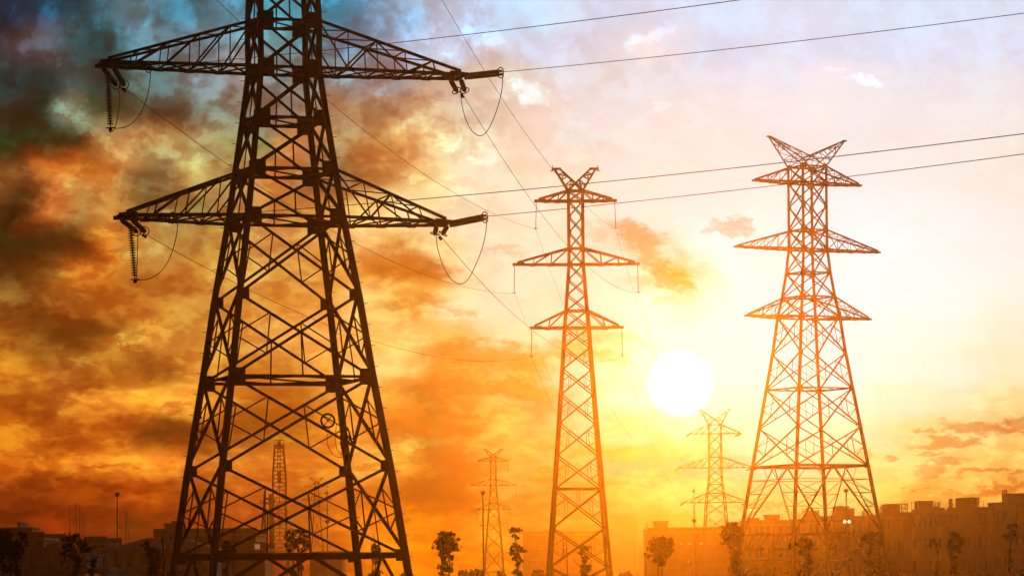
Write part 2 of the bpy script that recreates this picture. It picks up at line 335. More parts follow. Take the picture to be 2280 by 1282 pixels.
# ------------------------------------------------------------------ mesh helpers
class MB:
    def __init__(s): s.v = []; s.f = []
    def beam(s, a, b, w, h=None, up=(0, 0, 1)):
        a, b = Vector(a), Vector(b); h = h or w
        d = b - a
        if d.length < 1e-4: return
        d.normalize(); up = Vector(up)
        if abs(d.dot(up)) > .98: up = Vector((0, 1, 0)) if abs(d.y) < .9 else Vector((1, 0, 0))
        x = d.cross(up).normalized(); y = x.cross(d).normalized()
        k = len(s.v)
        for p in (a, b):
            for i, j in ((-1, -1), (1, -1), (1, 1), (-1, 1)):
                s.v.append(p + x * (w / 2 * i) + y * (h / 2 * j))
        s.f += [(k, k+3, k+2, k+1), (k+4, k+5, k+6, k+7)]
        for i in range(4):
            j = (i + 1) % 4
            s.f.append((k+i, k+j, k+4+j, k+4+i))
    def angle(s, a, b, w, t=None, up=(0, 0, 1)):       # an L section: two thin legs
        a, b = Vector(a), Vector(b); t = t or w * .22
        d = (b - a)
        if d.length < 1e-4: return
        d.normalize(); up = Vector(up)
        if abs(d.dot(up)) > .98: up = Vector((0, 1, 0)) if abs(d.y) < .9 else Vector((1, 0, 0))
        x = d.cross(up).normalized(); y = x.cross(d).normalized()
        o = y * (-w / 2 + t / 2)
        s.beam(a + o, b + o, w, t, up)
        o = x * (-w / 2 + t / 2) + y * (t / 2)
        s.beam(a + o, b + o, t, w - t, up)
    def box(s, x0, x1, y0, y1, z0, z1):
        k = len(s.v)
        for z in (z0, z1):
            s.v += [Vector((x0, y0, z)), Vector((x1, y0, z)), Vector((x1, y1, z)), Vector((x0, y1, z))]
        s.f += [(k, k+3, k+2, k+1), (k+4, k+5, k+6, k+7)]
        for i in range(4):
            j = (i + 1) % 4
            s.f.append((k+i, k+j, k+4+j, k+4+i))
    def tube(s, pts, r, n=6, close=False):
        pts = [Vector(p) for p in pts]; rs = r if isinstance(r, (list, tuple)) else [r] * len(pts)
        k = len(s.v); N = len(pts); nx = None
        for i, p in enumerate(pts):
            if close: d = pts[(i + 1) % N] - pts[i - 1]
            else: d = pts[min(N - 1, i + 1)] - pts[max(0, i - 1)]
            if d.length < 1e-9: d = Vector((0, 0, 1))
            d.normalize()
            if nx is None:
                up = Vector((0, 0, 1)) if abs(d.z) < .9 else Vector((1, 0, 0))
                nx = d.cross(up).normalized()
            else:
                nx = nx - d * nx.dot(d)
                nx.normalize()
            ny = d.cross(nx)
            for j in range(n):
                a = 2 * math.pi * j / n
                s.v.append(p + nx * (rs[i] * math.cos(a)) + ny * (rs[i] * math.sin(a)))
        for i in range(N if close else N - 1):
            i2 = (i + 1) % N
            for j in range(n):
                j2 = (j + 1) % n
                s.f.append((k + i*n + j, k + i*n + j2, k + i2*n + j2, k + i2*n + j))
        if not close:
            s.f.append(tuple(k + j for j in reversed(range(n))))
            s.f.append(tuple(k + (N - 1) * n + j for j in range(n)))
    def ring(s, c, nrm, R, r, n=20, m=6):
        c, nrm = Vector(c), Vector(nrm).normalized()
        up = Vector((0, 0, 1)) if abs(nrm.z) < .9 else Vector((1, 0, 0))
        x = nrm.cross(up).normalized(); y = nrm.cross(x)
        s.tube([c + x * (R * math.cos(2*math.pi*i/n)) + y * (R * math.sin(2*math.pi*i/n)) for i in range(n)], r, m, True)
    def ball(s, c, R, n=8, m=6, sz=1.0):
        c = Vector(c); k = len(s.v)
        for i in range(m + 1):
            th = math.pi * i / m
            for j in range(n):
                a = 2 * math.pi * j / n
                s.v.append(c + Vector((R * math.sin(th) * math.cos(a), R * math.sin(th) * math.sin(a), R * sz * math.cos(th))))
        for i in range(m):
            for j in range(n):
                j2 = (j + 1) % n
                s.f.append((k + i*n + j, k + (i+1)*n + j, k + (i+1)*n + j2, k + i*n + j2))
    def build(s, name, m, parent=None, smooth=False, loc=None):
        me = bpy.data.meshes.new(name)
        me.from_pydata([tuple(p) for p in s.v], [], s.f)
        me.update()
        me.materials.append(m)
        if smooth:
            for p in me.polygons: p.use_smooth = True
        o = bpy.data.objects.new(name, me); col.objects.link(o)
        if parent: o.parent = parent
        if loc is not None: o.location = loc
        return o
def tag(o, label=None, cat=None, group=None, kind=None):
    if label: o['label'] = label
    if cat: o['category'] = cat
    if group: o['group'] = group
    if kind: o['kind'] = kind
    return o
def thing(name, loc, rz, label, cat, group=None):
    o = bpy.data.objects.new(name, None); col.objects.link(o)
    o.location = loc; o.rotation_euler = (0, 0, rz); o.empty_display_size = .5
    return tag(o, label, cat, group)
def lerp(a, b, t): return Vector(a) + (Vector(b) - Vector(a)) * t

# ------------------------------------------------------------------ ground and haze
def ground():
    b = MB(); n = 30
    xs = [-590 + 1180 * i / n for i in range(n + 1)]; ys = [-55 + 785 * i / n for i in range(n + 1)]
    for y in ys:
        for x in xs: b.v.append(Vector((x, y, 0)))
    for j in range(n):
        for i in range(n):
            k = j * (n + 1) + i
            b.f.append((k, k + 1, k + n + 2, k + n + 1))
    tag(b.build('ground', SOIL), kind='structure')
ground()
hz = MB(); hz.box(-600, 600, -60, BOX_LEN, -1, BOX_TOP)
hm = bpy.data.materials.new('haze'); hm.use_nodes = True
ht = hm.node_tree; ht.nodes.clear()
pv = ht.nodes.new('ShaderNodeVolumePrincipled')
pv.inputs['Color'].default_value = (*HAZE_COL, 1)
pv.inputs['Density'].default_value = SIGMA
pv.inputs['Anisotropy'].default_value = HG
ho = ht.nodes.new('ShaderNodeOutputMaterial'); ht.links.new(pv.outputs[0], ho.inputs['Volume'])
tag(hz.build('haze', hm), kind='stuff')

# ------------------------------------------------------------------ lattice towers
SG = ((-1, -1), (1, -1), (1, 1), (-1, 1))      # near left, near right, far right, far left
def corner(lv, k):
    z, w_ = lv
    return Vector((SG[k][0] * w_ / 2, SG[k][1] * w_ / 2, z))

def tower(name, root, lv, panels, bars, arms, horns, S, plan=(), heavy=(), bolts=False, plates=True):
    """lv: (z, width) from the ground up; panels between consecutive levels; S: member sizes"""
    nl = len(lv)
    top = lv[-1][0]
    def lw(i): return S['leg'] + (S['leg_top'] - S['leg']) * (lv[i][0] / top)
    # four legs, each with its gusset plates
    for k in range(4):
        b = MB()
        for i in range(nl - 1):
            b.beam(corner(lv[i], k), corner(lv[i + 1], k), lw(i), up=(0, 1, 0))
        if plates:
            for i in range(1, nl):
                c = corner(lv[i], k); g = S['plate'] * (1.0 if i in bars and i > 1 else .72)
                sx, sy = SG[k]
                b.box(min(c.x, c.x - sx*g*.75) - .08*g, max(c.x, c.x - sx*g*.75) + .08*g, c.y - .03, c.y + .03, c.z - g*.5, c.z + g*.5)
                b.box(c.x - .032, c.x + .032, min(c.y, c.y - sy*g*.75) - .08*g, max(c.y, c.y - sy*g*.75) + .08*g, c.z - g*.48, c.z + g*.48)
        if bolts and k in bolts:
            zz = 2.6
            while zz < top - 1:
                i = max(j for j in range(nl) if lv[j][0] <= zz)
                i = min(i, nl - 2)
                t = (zz - lv[i][0]) / (lv[i + 1][0] - lv[i][0])
                c = lerp(corner(lv[i], k), corner(lv[i + 1], k), t)
                b.beam(c, c + Vector((SG[k][0] * (.30 if int(zz*2.3) % 2 else .0) or .02, SG[k][1] * (0 if int(zz*2.3) % 2 else .3), 0)), .022)
                zz += .43
        if k == 0 or True:
            c = corner(lv[0], k)
            b.box(c.x - .45, c.x + .45, c.y - .45, c.y + .45, -.3, .35)
        b.build('leg', STEEL, root)
    # bracing face by face
    for k in range(4):
        b = MB(); k2 = (k + 1) % 4
        for i, pt in enumerate(panels):
            A, B_, C_, D_ = corner(lv[i], k), corner(lv[i], k2), corner(lv[i+1], k2), corner(lv[i+1], k)
            nrm = (B_ - A).cross(C_ - A).normalized() * (S['br'] * .55)
            br, rd = S['br'], S['red']
            if pt[0] == 'X':
                b.angle(A + nrm, C_ + nrm, br, up=nrm); b.angle(B_ - nrm, D_ - nrm, br, up=nrm)
            if pt[0] == 'X' and S.get('vert') and ((S['vert'] < 0 and i in bars and i > 0) or (S['vert'] > 0 and (i + 1) in bars and pt == 'XR')):
                wl, wu = (B_ - A).length, (C_ - D_).length
                cr_ = lerp(A, C_, wl / (wl + wu))
                b.angle(cr_, lerp(A, B_, .5) if S['vert'] < 0 else lerp(D_, C_, .5), rd, up=nrm)
            if pt == 'XR':
                # crossing point of the diagonals
                wl, wu = (B_ - A).length, (C_ - D_).length
                tcx = wl / (wl + wu)
                for (lo, up_, lo2, up2) in ((A, D_, B_, C_), (B_, C_, A, D_)):
                    ql = lerp(lo, up2, tcx * .5)          # halfway up the diagonal that starts here
                    qu = lerp(up_, lo2, (1 - tcx) * .5)
                    mid = lerp(lo, up_, .5)
                    b.angle(ql, qu, rd, up=nrm)
                    b.angle(ql, mid - Vector((0, 0, .35 * S['br'])), rd, up=nrm)
                    b.angle(qu, mid + Vector((0, 0, .35 * S['br'])), rd, up=nrm)
            if pt[0] == 'K':
                M = lerp(D_, C_, .5)
                b.angle(M + nrm, A + nrm, br * 1.15, up=nrm); b.angle(M + nrm, B_ + nrm, br * 1.15, up=nrm)
                n_ = int(pt[1:] or 3)
                for (lo, up_) in ((A, D_), (B_, C_)):
                    prev = M
                    for q in range(1, n_ + 1):
                        t = q / (n_ + 1)
                        dg = lerp(M, lo, t); lg = lerp(up_, lo, t)
                        b.angle(dg, lg, rd * 1.2, up=nrm)
                        b.angle(prev if q == 1 else lerp(M, lo, (q - 1) / (n_ + 1)), lg, rd, up=nrm) if q > 1 else b.angle(lerp(D_, C_, .5 + (-.25 if lo is A else .25)), dg, rd, up=nrm)
                b.angle(lerp(M, A, 1 / (n_ + 1)), lerp(M, B_, 1 / (n_ + 1)), rd * 1.3, up=nrm)
            if pt == 'W':                      # a flat truss girder between two frames
                for q in range(8):
                    p0, p1 = lerp(A, B_, q / 8), lerp(A, B_, (q + 1) / 8)
                    r0, r1 = lerp(D_, C_, q / 8), lerp(D_, C_, (q + 1) / 8)
                    b.angle(*((p0, r1) if q % 2 else (r0, p1)), rd * 1.5, up=nrm)
                    b.angle(p1, r1, rd, up=nrm)
            if pt == 'V':
                M = lerp(D_, C_, .5)
                for lo, up_ in ((A, D_), (B_, C_)):
                    b.angle(M + nrm, lo + nrm, br * 1.2, up=nrm)
                    b.angle(lerp(M, lo, .5), lerp(up_, lo, .5), rd, up=nrm)
        b.build('lattice_bracing', STEEL, root)
    # horizontal frames
    for i in bars:
        b = MB(); bw = S['bar'] * (1.9 if i in heavy else 1)
        for k in range(4):
            A, B_ = corner(lv[i], k), corner(lv[i], (k + 1) % 4)
            if i in heavy: b.beam(A, B_, S['bar'] * .9, bw)
            else: b.angle(A, B_, bw)
        if i in plan:
            M = [lerp(corner(lv[i], k), corner(lv[i], (k + 1) % 4), .5) for k in range(4)]
            for k in range(4): b.angle(M[k], M[(k + 1) % 4], S['red'] * 1.5)
            if i not in heavy:
                b.angle(corner(lv[i], 0), corner(lv[i], 2), S['red'] * 1.3)
        b.build('horizontal_frame', STEEL, root)
    # cross arms
    tips = {}
    for (il, iu, L, tw, ns, tag_) in arms:
        for s in (-1, 1):
            b = MB(); ch = S['chord']; rd = S['post']
            zl, wl = lv[il]; zu, wu = lv[iu]
            lows, ups = [], []
            for sy in (-1, 1):
                Lo = Vector((s * wl / 2, sy * wl / 2, zl)); Up = Vector((s * wu / 2, sy * wu / 2, zu))
                T = Vector((s * L, sy * tw / 2, zl + .02)); TU = T + Vector((-s * .35 * ch * 4, 0, ch * 1.1))
                b.beam(Lo, T, ch, ch); b.beam(Up, TU, ch * .9, ch * .9)
                pl, pu = [], []
                for q in range(ns + 1):
                    t = q / ns
                    pl.append(lerp(Lo, T, t)); pu.append(lerp(Up, TU, t))
                for q in range(1, ns):
                    b.angle(pl[q], pu[q], rd)
                for q in range(ns - 1):
                    b.angle(pu[q] if True else pl[q], pl[q + 1], rd * 1.5) if (s < 0 or q % 2 == 0) else b.angle(pl[q], pu[q + 1], rd * 1.5)
                if plates:
                    for q in range(1, ns):
                        c = pl[q]; g = ch * 1.5
                        b.beam(c - Vector((g, 0, g * .15)), c + Vector((g, 0, -g * .15)), .04, g * .7)
                lows.append(pl); ups.append(pu)
            for q in range(ns):
                b.angle(lows[0][q], lows[1][q + 1], rd * 1.3); b.angle(lows[1][q], lows[0][q + 1], rd * 1.3)
                b.angle(lows[0][q], lows[1][q], rd * 1.2)
                if q: b.angle(ups[0][q], ups[1][q], rd); b.angle(ups[0][q], ups[1][q - 1], rd)
            b.beam(lows[0][-1] - Vector((0, .15, 0)), lows[1][-1] + Vector((0, .15, 0)), ch * 1.1)
            b.beam(lows[0][-1] + Vector((s * ch, 0, 0)), lows[0][-1] - Vector((s * ch * 5, 0, -ch * .5)), ch * .8, ch * 1.3)
            b.beam(lows[1][-1] + Vector((s * ch, 0, 0)), lows[1][-1] - Vector((s * ch * 5, 0, -ch * .5)), ch * .8, ch * 1.3)
            b.build('cross_arm', STEEL, root)
            tips[(tag_, s)] = Vector((s * L, 0, zl))
    # earth wire horns
    if horns:
        L, zt, zi, bar = horns
        z0, w0 = lv[-1]
        for s in (-1, 1):
            b = MB(); c_, r_ = S['horn'], S['post']
            T = Vector((s * L, 0, zt))
            outs, ins = [], []
            for sy in (-1, 1):
                O = Vector((s * w0 / 2, sy * w0 / 2, z0)); I = Vector((0, sy * w0 * .3, zi))
                TT = T + Vector((-s * bar, sy * .08, 0))
                b.angle(O, T + Vector((0, sy * .08, 0)), c_); b.angle(I, TT, c_)
                b.angle(Vector((-s * w0 / 2, sy * w0 / 2, z0)), I, c_)
                po = [lerp(O, T, q / 4) for q in range(5)]; pi_ = [lerp(I, TT, q / 4) for q in range(5)]
                b.angle(O, pi_[1], r_)
                for q in range(1, 4):
                    b.angle(po[q], pi_[q], r_)
                    b.angle(po[q], pi_[q - 1] if q % 2 else pi_[q + 1], r_)
                outs.append(po); ins.append(pi_)
            for q in range(4):
                b.angle(outs[0][q], outs[1][q + 1], r_); b.angle(ins[0][q], ins[1][q + 1], r_); b.angle(ins[0][q], ins[1][q], r_)
            b.beam(T - Vector((s * (bar + .1), 0, 0)), T + Vector((s * .25, 0, 0)), c_ * 1.8, c_ * 1.4)
            b.build('earth_wire_peak', STEEL, root)
    return tips

def locate(root, v):
    r = root.rotation_euler.z
    return root.location + Matrix.Rotation(r, 3, 'Z') @ Vector(v)
def levels(tab, d, k=1.0):
    return [(0.0, tab[0][1] * d / F * k)] + [(ZY(y, d), w_ * d / F * k) for y, w_ in tab[1:]]
GP = 'steel lattice pylons'

# tower 1: the big near strain tower at the left
D1 = 139.0
k1 = 1 / math.cos(math.radians(17))
t1 = thing('transmission_tower', (P(642, HY, D1).x, D1, 0), math.radians(17),
           'huge dark steel lattice pylon in the left foreground, cut off at the top', 'pylon', GP)
lv1 = levels([(1376, 440), (1238, 407), (1043, 358), (846, 302), (665, 256), (491, 204), (385, 178), (271, 150),
              (158, 125), (54, 127), (-50, 118), (-160, 112), (-265, 108), (-330, 90)], D1, k1)
S1 = dict(vert=-1, leg=.27, leg_top=.18, plate=.66, br=.115, red=.055, bar=.12, chord=.125, post=.048, horn=.10)
tips1 = tower('t1', t1, lv1, ['V', 'XR', 'XR', 'XR', 'XR', 'X', 'X', 'X', 'X', 'X', 'X', 'X', 'X'],
              (1, 3, 5, 6, 7, 8, 9, 11, 12), [(8, 9, 7.60, 1.3, 5, 'mid'), (5, 6, 6.90, 1.3, 4, 'low'), (11, 12, 4.9, 1.3, 4, 'top')],
              (3.2, ZY(-430, D1), ZY(-350, D1), .3), S1, plan=(1, 3, 5, 6, 7, 8, 9), heavy=(1,), bolts=(1, 3, 2))

# tower 2: the slim suspension tower in the middle
D2 = 287.0
t2 = thing('transmission_tower', (P(1289.5, HY, D2).x, D2, 0), math.radians(2.2),
           'slim lattice pylon near the centre, insulators hanging straight down from six arm tips', 'pylon', GP)
lv2 = levels([(1332, 145), (1262, 132), (1175, 118), (1088, 105), (1014, 94), (942, 83), (878, 74), (822, 66), (773, 59),
              (730, 54), (692, 47), (657, 42), (623, 37), (589, 32), (553, 31.5), (518, 31.5), (483, 31.5), (448, 31.5), (425, 31.5)], D2)
S2 = dict(vert=1, leg=.27, leg_top=.19, plate=.32, br=.10, red=.045, bar=.14, chord=.17, post=.06, horn=.13)
tips2 = tower('t2', t2, lv2, ['XR'] * 9 + ['X'] * 9, (3, 9, 10, 13, 14, 17, 18),
              [(17, 18, 3.35, .3, 3, 'top'), (13, 14, 5.24, .3, 3, 'mid'), (9, 10, 3.83, .3, 2, 'low')],
              (1.75, ZY(376, D2), ZY(408, D2), .45), S2, plan=(3, 9, 10, 13))

# tower 3: the wide strain tower at the right
D3 = 343.0
t3 = thing('transmission_tower', (P(1806, HY, D3).x, D3, 0), math.radians(27),
           'wide lattice pylon at the right, turned cornerwise, with two pointed horns', 'pylon', GP)
lv3 = levels([(1325, 262), (1222, 234), (1188, 226), (1038, 186), (952, 163), (866, 139), (788, 118), (707, 100), (662, 85), (608, 71),
              (556, 62), (513, 61), (460, 61), (408, 61), (372, 61)], D3)
S3 = dict(leg=.30, leg_top=.17, plate=.50, br=.12, red=.055, bar=.14, chord=.15, post=.055, horn=.10)
tips3 = tower('t3', t3, lv3, ['K3', 'W', 'K4', 'XR', 'XR', 'XR', 'XR', 'X', 'X', 'X', 'X', 'X', 'X', 'X'],
              (1, 2, 3, 5, 7, 8, 9, 10, 11, 13, 14),
              [(13, 14, 6.26, .5, 4, 'top'), (10, 11, 8.47, .5, 5, 'mid'), (7, 8, 7.3, .5, 4, 'low')],
              (4.5, ZY(309, D3), ZY(350, D3), .1), S3, plan=(2, 3, 5, 7, 8, 9, 10, 11, 13, 14), heavy=(3,))

# tower 5: beyond tower 3, at its left
D5 = FAR(680.0)
q5 = D5 / 680
t5 = thing('transmission_tower', (P(1595, HY, D5).x, D5, 0), math.radians(3),
           'small pale pylon just left of the wide right pylon and below the sun disc', 'pylon', GP)
lv5 = levels([(1308, 74), (1265, 64), (1225, 56), (1185, 50), (1148, 46), (1118, 42), (1097, 36), (1078, 31), (1060, 29), (1041, 27),
              (1017, 27), (990, 27), (965, 27), (945, 27)], D5)
S5 = dict(leg=.30, leg_top=.20, plate=.5, br=.13, red=.06, bar=.16, chord=.2, post=.08, horn=.15)
S5 = {k: v * q5 * .75 for k, v in S5.items()}
tips5 = tower('t5', t5, lv5, ['XR'] * 5 + ['X'] * 8, (5, 6, 7, 9, 10, 12, 13),
              [(12, 13, 5.26 * q5, .6 * q5, 3, 'top'), (9, 10, 7.53 * q5, .6 * q5, 4, 'mid'), (5, 6, 6.57 * q5, .6 * q5, 3, 'low')],
              (3.0 * q5, ZY(911, D5), ZY(933, D5), .1 * q5), S5, plan=(5,))

# tower 4: small distant suspension tower between towers 1 and 2
D4 = FAR(755.0)
q4 = D4 / 755
t4 = thing('transmission_tower', (P(1100.5, HY, D4).x, D4, 0), math.radians(1.5),
           'small distant pylon beside a lamp mast, left of the centre pylon', 'pylon', GP)
lv4 = levels([(1306, 50), (1272, 42), (1222, 36), (1190, 31), (1160, 26), (1134, 22), (1120, 19), (1100, 16), (1080, 13),
              (1066, 12.5), (1045, 12), (1026, 12), (1017, 12)], D4)
S4 = dict(leg=.36, leg_top=.28, plate=.4, br=.13, red=.05, bar=.15, chord=.15, post=.08, horn=.15)
S4 = {k: v * q4 for k, v in S4.items()}
tips4 = tower('t4', t4, lv4, ['X', 'XR', 'X', 'X', 'X'] + ['X'] * 7, (1, 5, 6, 8, 9, 11, 12),
              [(11, 12, 3.35 * q4, .3 * q4, 2, 'top'), (8, 9, 5.1 * q4, .3 * q4, 3, 'mid'), (5, 6, 3.8 * q4, .3 * q4, 2, 'low')],
              (1.95 * q4, ZY(1000, D4), ZY(1012, D4), .35 * q4), S4)

# tower 6: the faintest one, seen through tower 1
D6 = FAR(1000.0)
q6 = D6 / 1000
t6 = thing('transmission_tower', (P(707, HY, D6).x, D6, 0), math.radians(4),
           'faintest and farthest pylon, seen through the lower right of the huge left pylon', 'pylon', GP)
lv6 = levels([(1302, 36), (1262, 30), (1225, 26), (1190, 20), (1154, 16), (1135, 13), (1126, 11), (1112, 10), (1104, 9), (1083, 9), (1075, 9)], D6)
S6 = dict(leg=.30, leg_top=.22, plate=.4, br=.12, red=.05, bar=.14, chord=.14, post=.07, horn=.12)
S6 = {k: v * q6 for k, v in S6.items()}
tips6 = tower('t6', t6, lv6, ['X'] * 10, (3, 5, 6, 7, 8, 9, 10),
              [(9, 10, 3.5 * q6, .3 * q6, 2, 'top'), (7, 8, 4.3 * q6, .3 * q6, 2, 'mid'), (5, 6, 3.6 * q6, .3 * q6, 2, 'low')],
              (1.8 * q6, ZY(1063, D6), ZY(1071, D6), .3 * q6), S6)

# ------------------------------------------------------------------ insulators and wires
def string_mesh(a, b, n, R):
    """fittings (thin rod and clamps) and sheds of one insulator string between a and b, as local meshes at a"""
    a, b = Vector(a), Vector(b); d = (b - a); L = d.length; d.normalize()
    sh, ft = MB(), MB()
    ft.tube([Vector((0, 0, 0)), d * L], .025 if R > .08 else .03, 6)
    for i in range(n):
        c = d * (L * (.09 + .80 * i / (n - 1)))
        h = L * .80 / (n - 1)
        sh.tube([c - d * h * .28, c - d * h * .05, c + d * h * .28, c + d * h * .34], [R * .35, R * .55, R, R * .3], 10)
    return sh, ft, d, L
GI = 'insulator strings hanging from the pylon arms'
def insulator(a, b, label, n=14, R=.13, ring=False, cat='insulator string', group=GI):
    a, b = Vector(a), Vector(b)
    root = thing('insulator_string', a, 0, label, cat, group)
    sh, ft, d, L = string_mesh(a, b, n, R)
    if ring:
        ft.ring(d * (L * .96), d, R * 1.75, .022, 18)
        ft.ball(d * (L * .03), R * .9); ft.ball(d * (L * .97), R * .7)
    else:
        ft.ball(d * L, R * .55); ft.beam(d * (L * .97) + Vector((-.18, 0, 0)), d * (L * .97) + Vector((.18, 0, 0)), .05)
    sh.build('shed', CERAMIC, root, True); ft.build('end_fitting', STEEL, root, True)
    return root
def sag_pts(A, B_, s, n=36):
    o = []
    for i in range(n + 1):
        t = i / n
        p = lerp(A, B_, t); p.z -= 4 * s * t * (1 - t)
        o.append(p)
    return o
GW = 'power lines strung between the pylons'
def wire(pts, r, label, name='power_line', group=GW, n=6, damper=None):
    o0 = pts[0]
    b = MB(); b.tube([p - o0 for p in pts], r, n)
    if damper:
        d = (pts[damper] - pts[damper - 1]).normalized()
        c = lerp(pts[damper - 1], pts[damper], .5) - o0 - Vector((0, 0, .1))
        b.beam(c - d * .22, c + d * .22, .03); b.ball(c - d * .2, .07); b.ball(c + d * .2, .07)
    o = b.build(name, WIRE, None, True, o0)
    return tag(o, label, 'jumper wire' if name == 'jumper_wire' else 'power line', group)

# suspension strings and span ends on tower 2
s2 = {}
words = {-1: 'left', 1: 'right'}
for lev, py, pys in (('top', 448, 500), ('mid', 591, 645), ('low', 731, 785)):
    for s in (-1, 1):
        tp = locate(t2, tips2[(lev, s)]) - Vector((0, 0, .12))
        bt = tp - Vector((s * -.06, 0, (pys - py) * D2 / F + .25))
        nm = {'top': 'highest', 'mid': 'longest middle', 'low': 'lowest'}[lev]
        insulator(tp, bt, f'thin insulator string under the centre pylon\'s {nm} {words[s]} arm tip', 22, .045)
        s2[(lev, s)] = bt
# T1 strings: far-going pairs, near-going pairs, jumper strings
END1 = {('mid', 1): (1026, 203), ('low', 1): (977, 521), ('mid', -1): (268, 190), ('low', -1): (314, 516),
        ('top', -1): (372, -107), ('top', 1): (905, -140)}
near_dir = Vector((1.5, -2.1, -.12)).normalized()
far_end, near_end = {}, {}
NEARPX = {('mid', 1): ((1118, 161), (2280, 30)), ('mid', -1): ((335, 149), (1650, 0)),
          ('low', 1): ((1083, 482), (2280, 343)), ('low', -1): ((388, 484), (2280, 298)), ('top', 1): ((985, -165), (2280, -330)), ('top', -1): ((480, -165), (2280, -330))}
LN = {'mid': 'upper', 'low': 'lower', 'top': 'topmost'}
for lev in ('mid', 'low', 'top'):
    for s in (-1, 1):
        tl = tips1[(lev, s)]
        far = locate(t1, tl + Vector((.45 if s < 0 else 0, .65, -.02))); near = locate(t1, tl + Vector((0, -.65, -.05)))
        e = P(*END1[(lev, s)], D1 + 2.6)
        far_end[(lev, s)] = e
        off = Vector((.22, 0, 0))
        for q, o_ in (('left', -off), ('right', off)):
            vis = lev != 'top'
            if vis: insulator(far + o_ - Vector((0, 0, .04)), e + o_ * .75, f'{q} string of the insulator pair under the big pylon\'s {LN[lev]} {words[s]} arm tip', 16, .11, True)
        yoke = MB()
        (nx, ny), _ = NEARPX[(lev, s)]
        ne = P(nx, ny, near.y - 2.0)
        near_end[(lev, s)] = ne
        if lev != 'top':
            for q, o_ in (('upper', Vector((0, 0, .05))), ('lower', Vector((0, 0, -.09)))):
                insulator(near + o_, ne + o_, f'{q} string of the level pair at the big pylon\'s {LN[lev]} {words[s]} arm tip', 16, .085, True)
# far going wires to tower 2
for lev in ('mid', 'low', 'top'):
    for s in (-1, 1):
        tl = {'mid': 'mid', 'low': 'low', 'top': 'top'}[lev]
        sg = {'mid': 2.1, 'low': 2.15, 'top': 1.9}[lev]
        A = far_end[(lev, s)]; Bp = s2[(tl, s)]
        wire(sag_pts(A, Bp, sg, 120), .0125, f'sagging line from the big pylon\'s {LN[lev]} {words[s]} arm tip to the centre pylon', damper=1 if lev != 'top' else None)
# near going wires, rising out of the picture at the right
for key, (p0, p1) in NEARPX.items():
    if key[0] == 'top': continue
    A = near_end[key]
    dx, dyy = 1.5 / 2.58, -2.1 / 2.58
    tgt = P(p1[0], p1[1], 1.0).x
    t = (tgt * A.y - A.x) / (dx - tgt * dyy)
    c = .0004
    zt = ZY(p1[1], A.y + dyy * t)
    s_ = (zt - A.z - c * t * t) / t
    pts = [A + Vector((dx * q, dyy * q, s_ * q + c * q * q)) for q in [i * 1.2 for i in range(45)]]
    wire(pts, .014, {('mid', 1): 'line rising from the big pylon\'s upper right arm tip to the right edge',
                     ('mid', -1): 'topmost sky line, crossing behind the big pylon to the top edge',
                     ('low', 1): 'lowest of the three lines leaving at the right edge',
                     ('low', -1): 'middle of the three lines leaving at the right edge'}[key])
# jumper loops and the hanging jumper strings
def loop(pix, d0, d1, label):
    pts = []
    n = len(pix)
    # smooth Catmull-Rom through the measured points
    P_ = [P(x, y, d0 + (d1 - d0) * i / (n - 1)) for i, (x, y) in enumerate(pix)]
    for i in range(n - 1):
        p0, p1, p2, p3 = P_[max(0, i-1)], P_[i], P_[i+1], P_[min(n-1, i+2)]
        for q in range(6):
            t = q / 6
            pts.append(.5 * ((2*p1) + (p2-p0)*t + (2*p0-5*p1+4*p2-p3)*t*t + (3*p1-p0-3*p2+p3)*t*t*t))
    pts.append(P_[-1])
    wire(pts, .017, label, 'jumper_wire', 'slack jumper wires looping under the big pylon arms')
dn = near_end[('mid', 1)].y
loop([(1118, 163), (1119, 185), (1113, 222), (1100, 262), (1086, 290), (1070, 303), (1052, 293), (1038, 268), (1028, 232), (1026, 205)], dn, D1 + 2.6,
     'slack wire loop under the right tip of the big pylon\'s upper arm')
loop([(1083, 484), (1082, 515), (1073, 555), (1058, 592), (1042, 622), (1025, 632), (1005, 622), (988, 595), (975, 555), (971, 525)], dn, D1 + 2.6,
     'slack wire loop under the right tip of the big pylon\'s lower arm')
dn = near_end[('mid', -1)].y
loop([(335, 150), (334, 180), (328, 215), (315, 248), (297, 272), (277, 284), (255, 286), (247, 284), (243, 291), (248, 295), (256, 284), (263, 255), (266, 225), (264, 192)], dn, D1 + 2.6,
     'slack wire loop by the big pylon\'s upper left hanging string')
loop([(395, 486), (395, 510), (388, 545), (375, 580), (355, 607), (330, 621), (305, 624), (300, 622), (301, 629), (304, 615), (306, 570), (307, 516)], dn, D1 + 2.6,
     'slack wire loop by the big pylon\'s lower left hanging string')
insulator(P(240, 160, D1 - 2), P(246, 289, D1 - 2), 'thick ribbed string hanging plumb from the big pylon\'s upper left arm tip', 20, .15)
insulator(P(290, 496, D1 - 2), P(301, 626, D1 - 2), 'thick ribbed string hanging plumb from the big pylon\'s lower left arm tip', 20, .15)

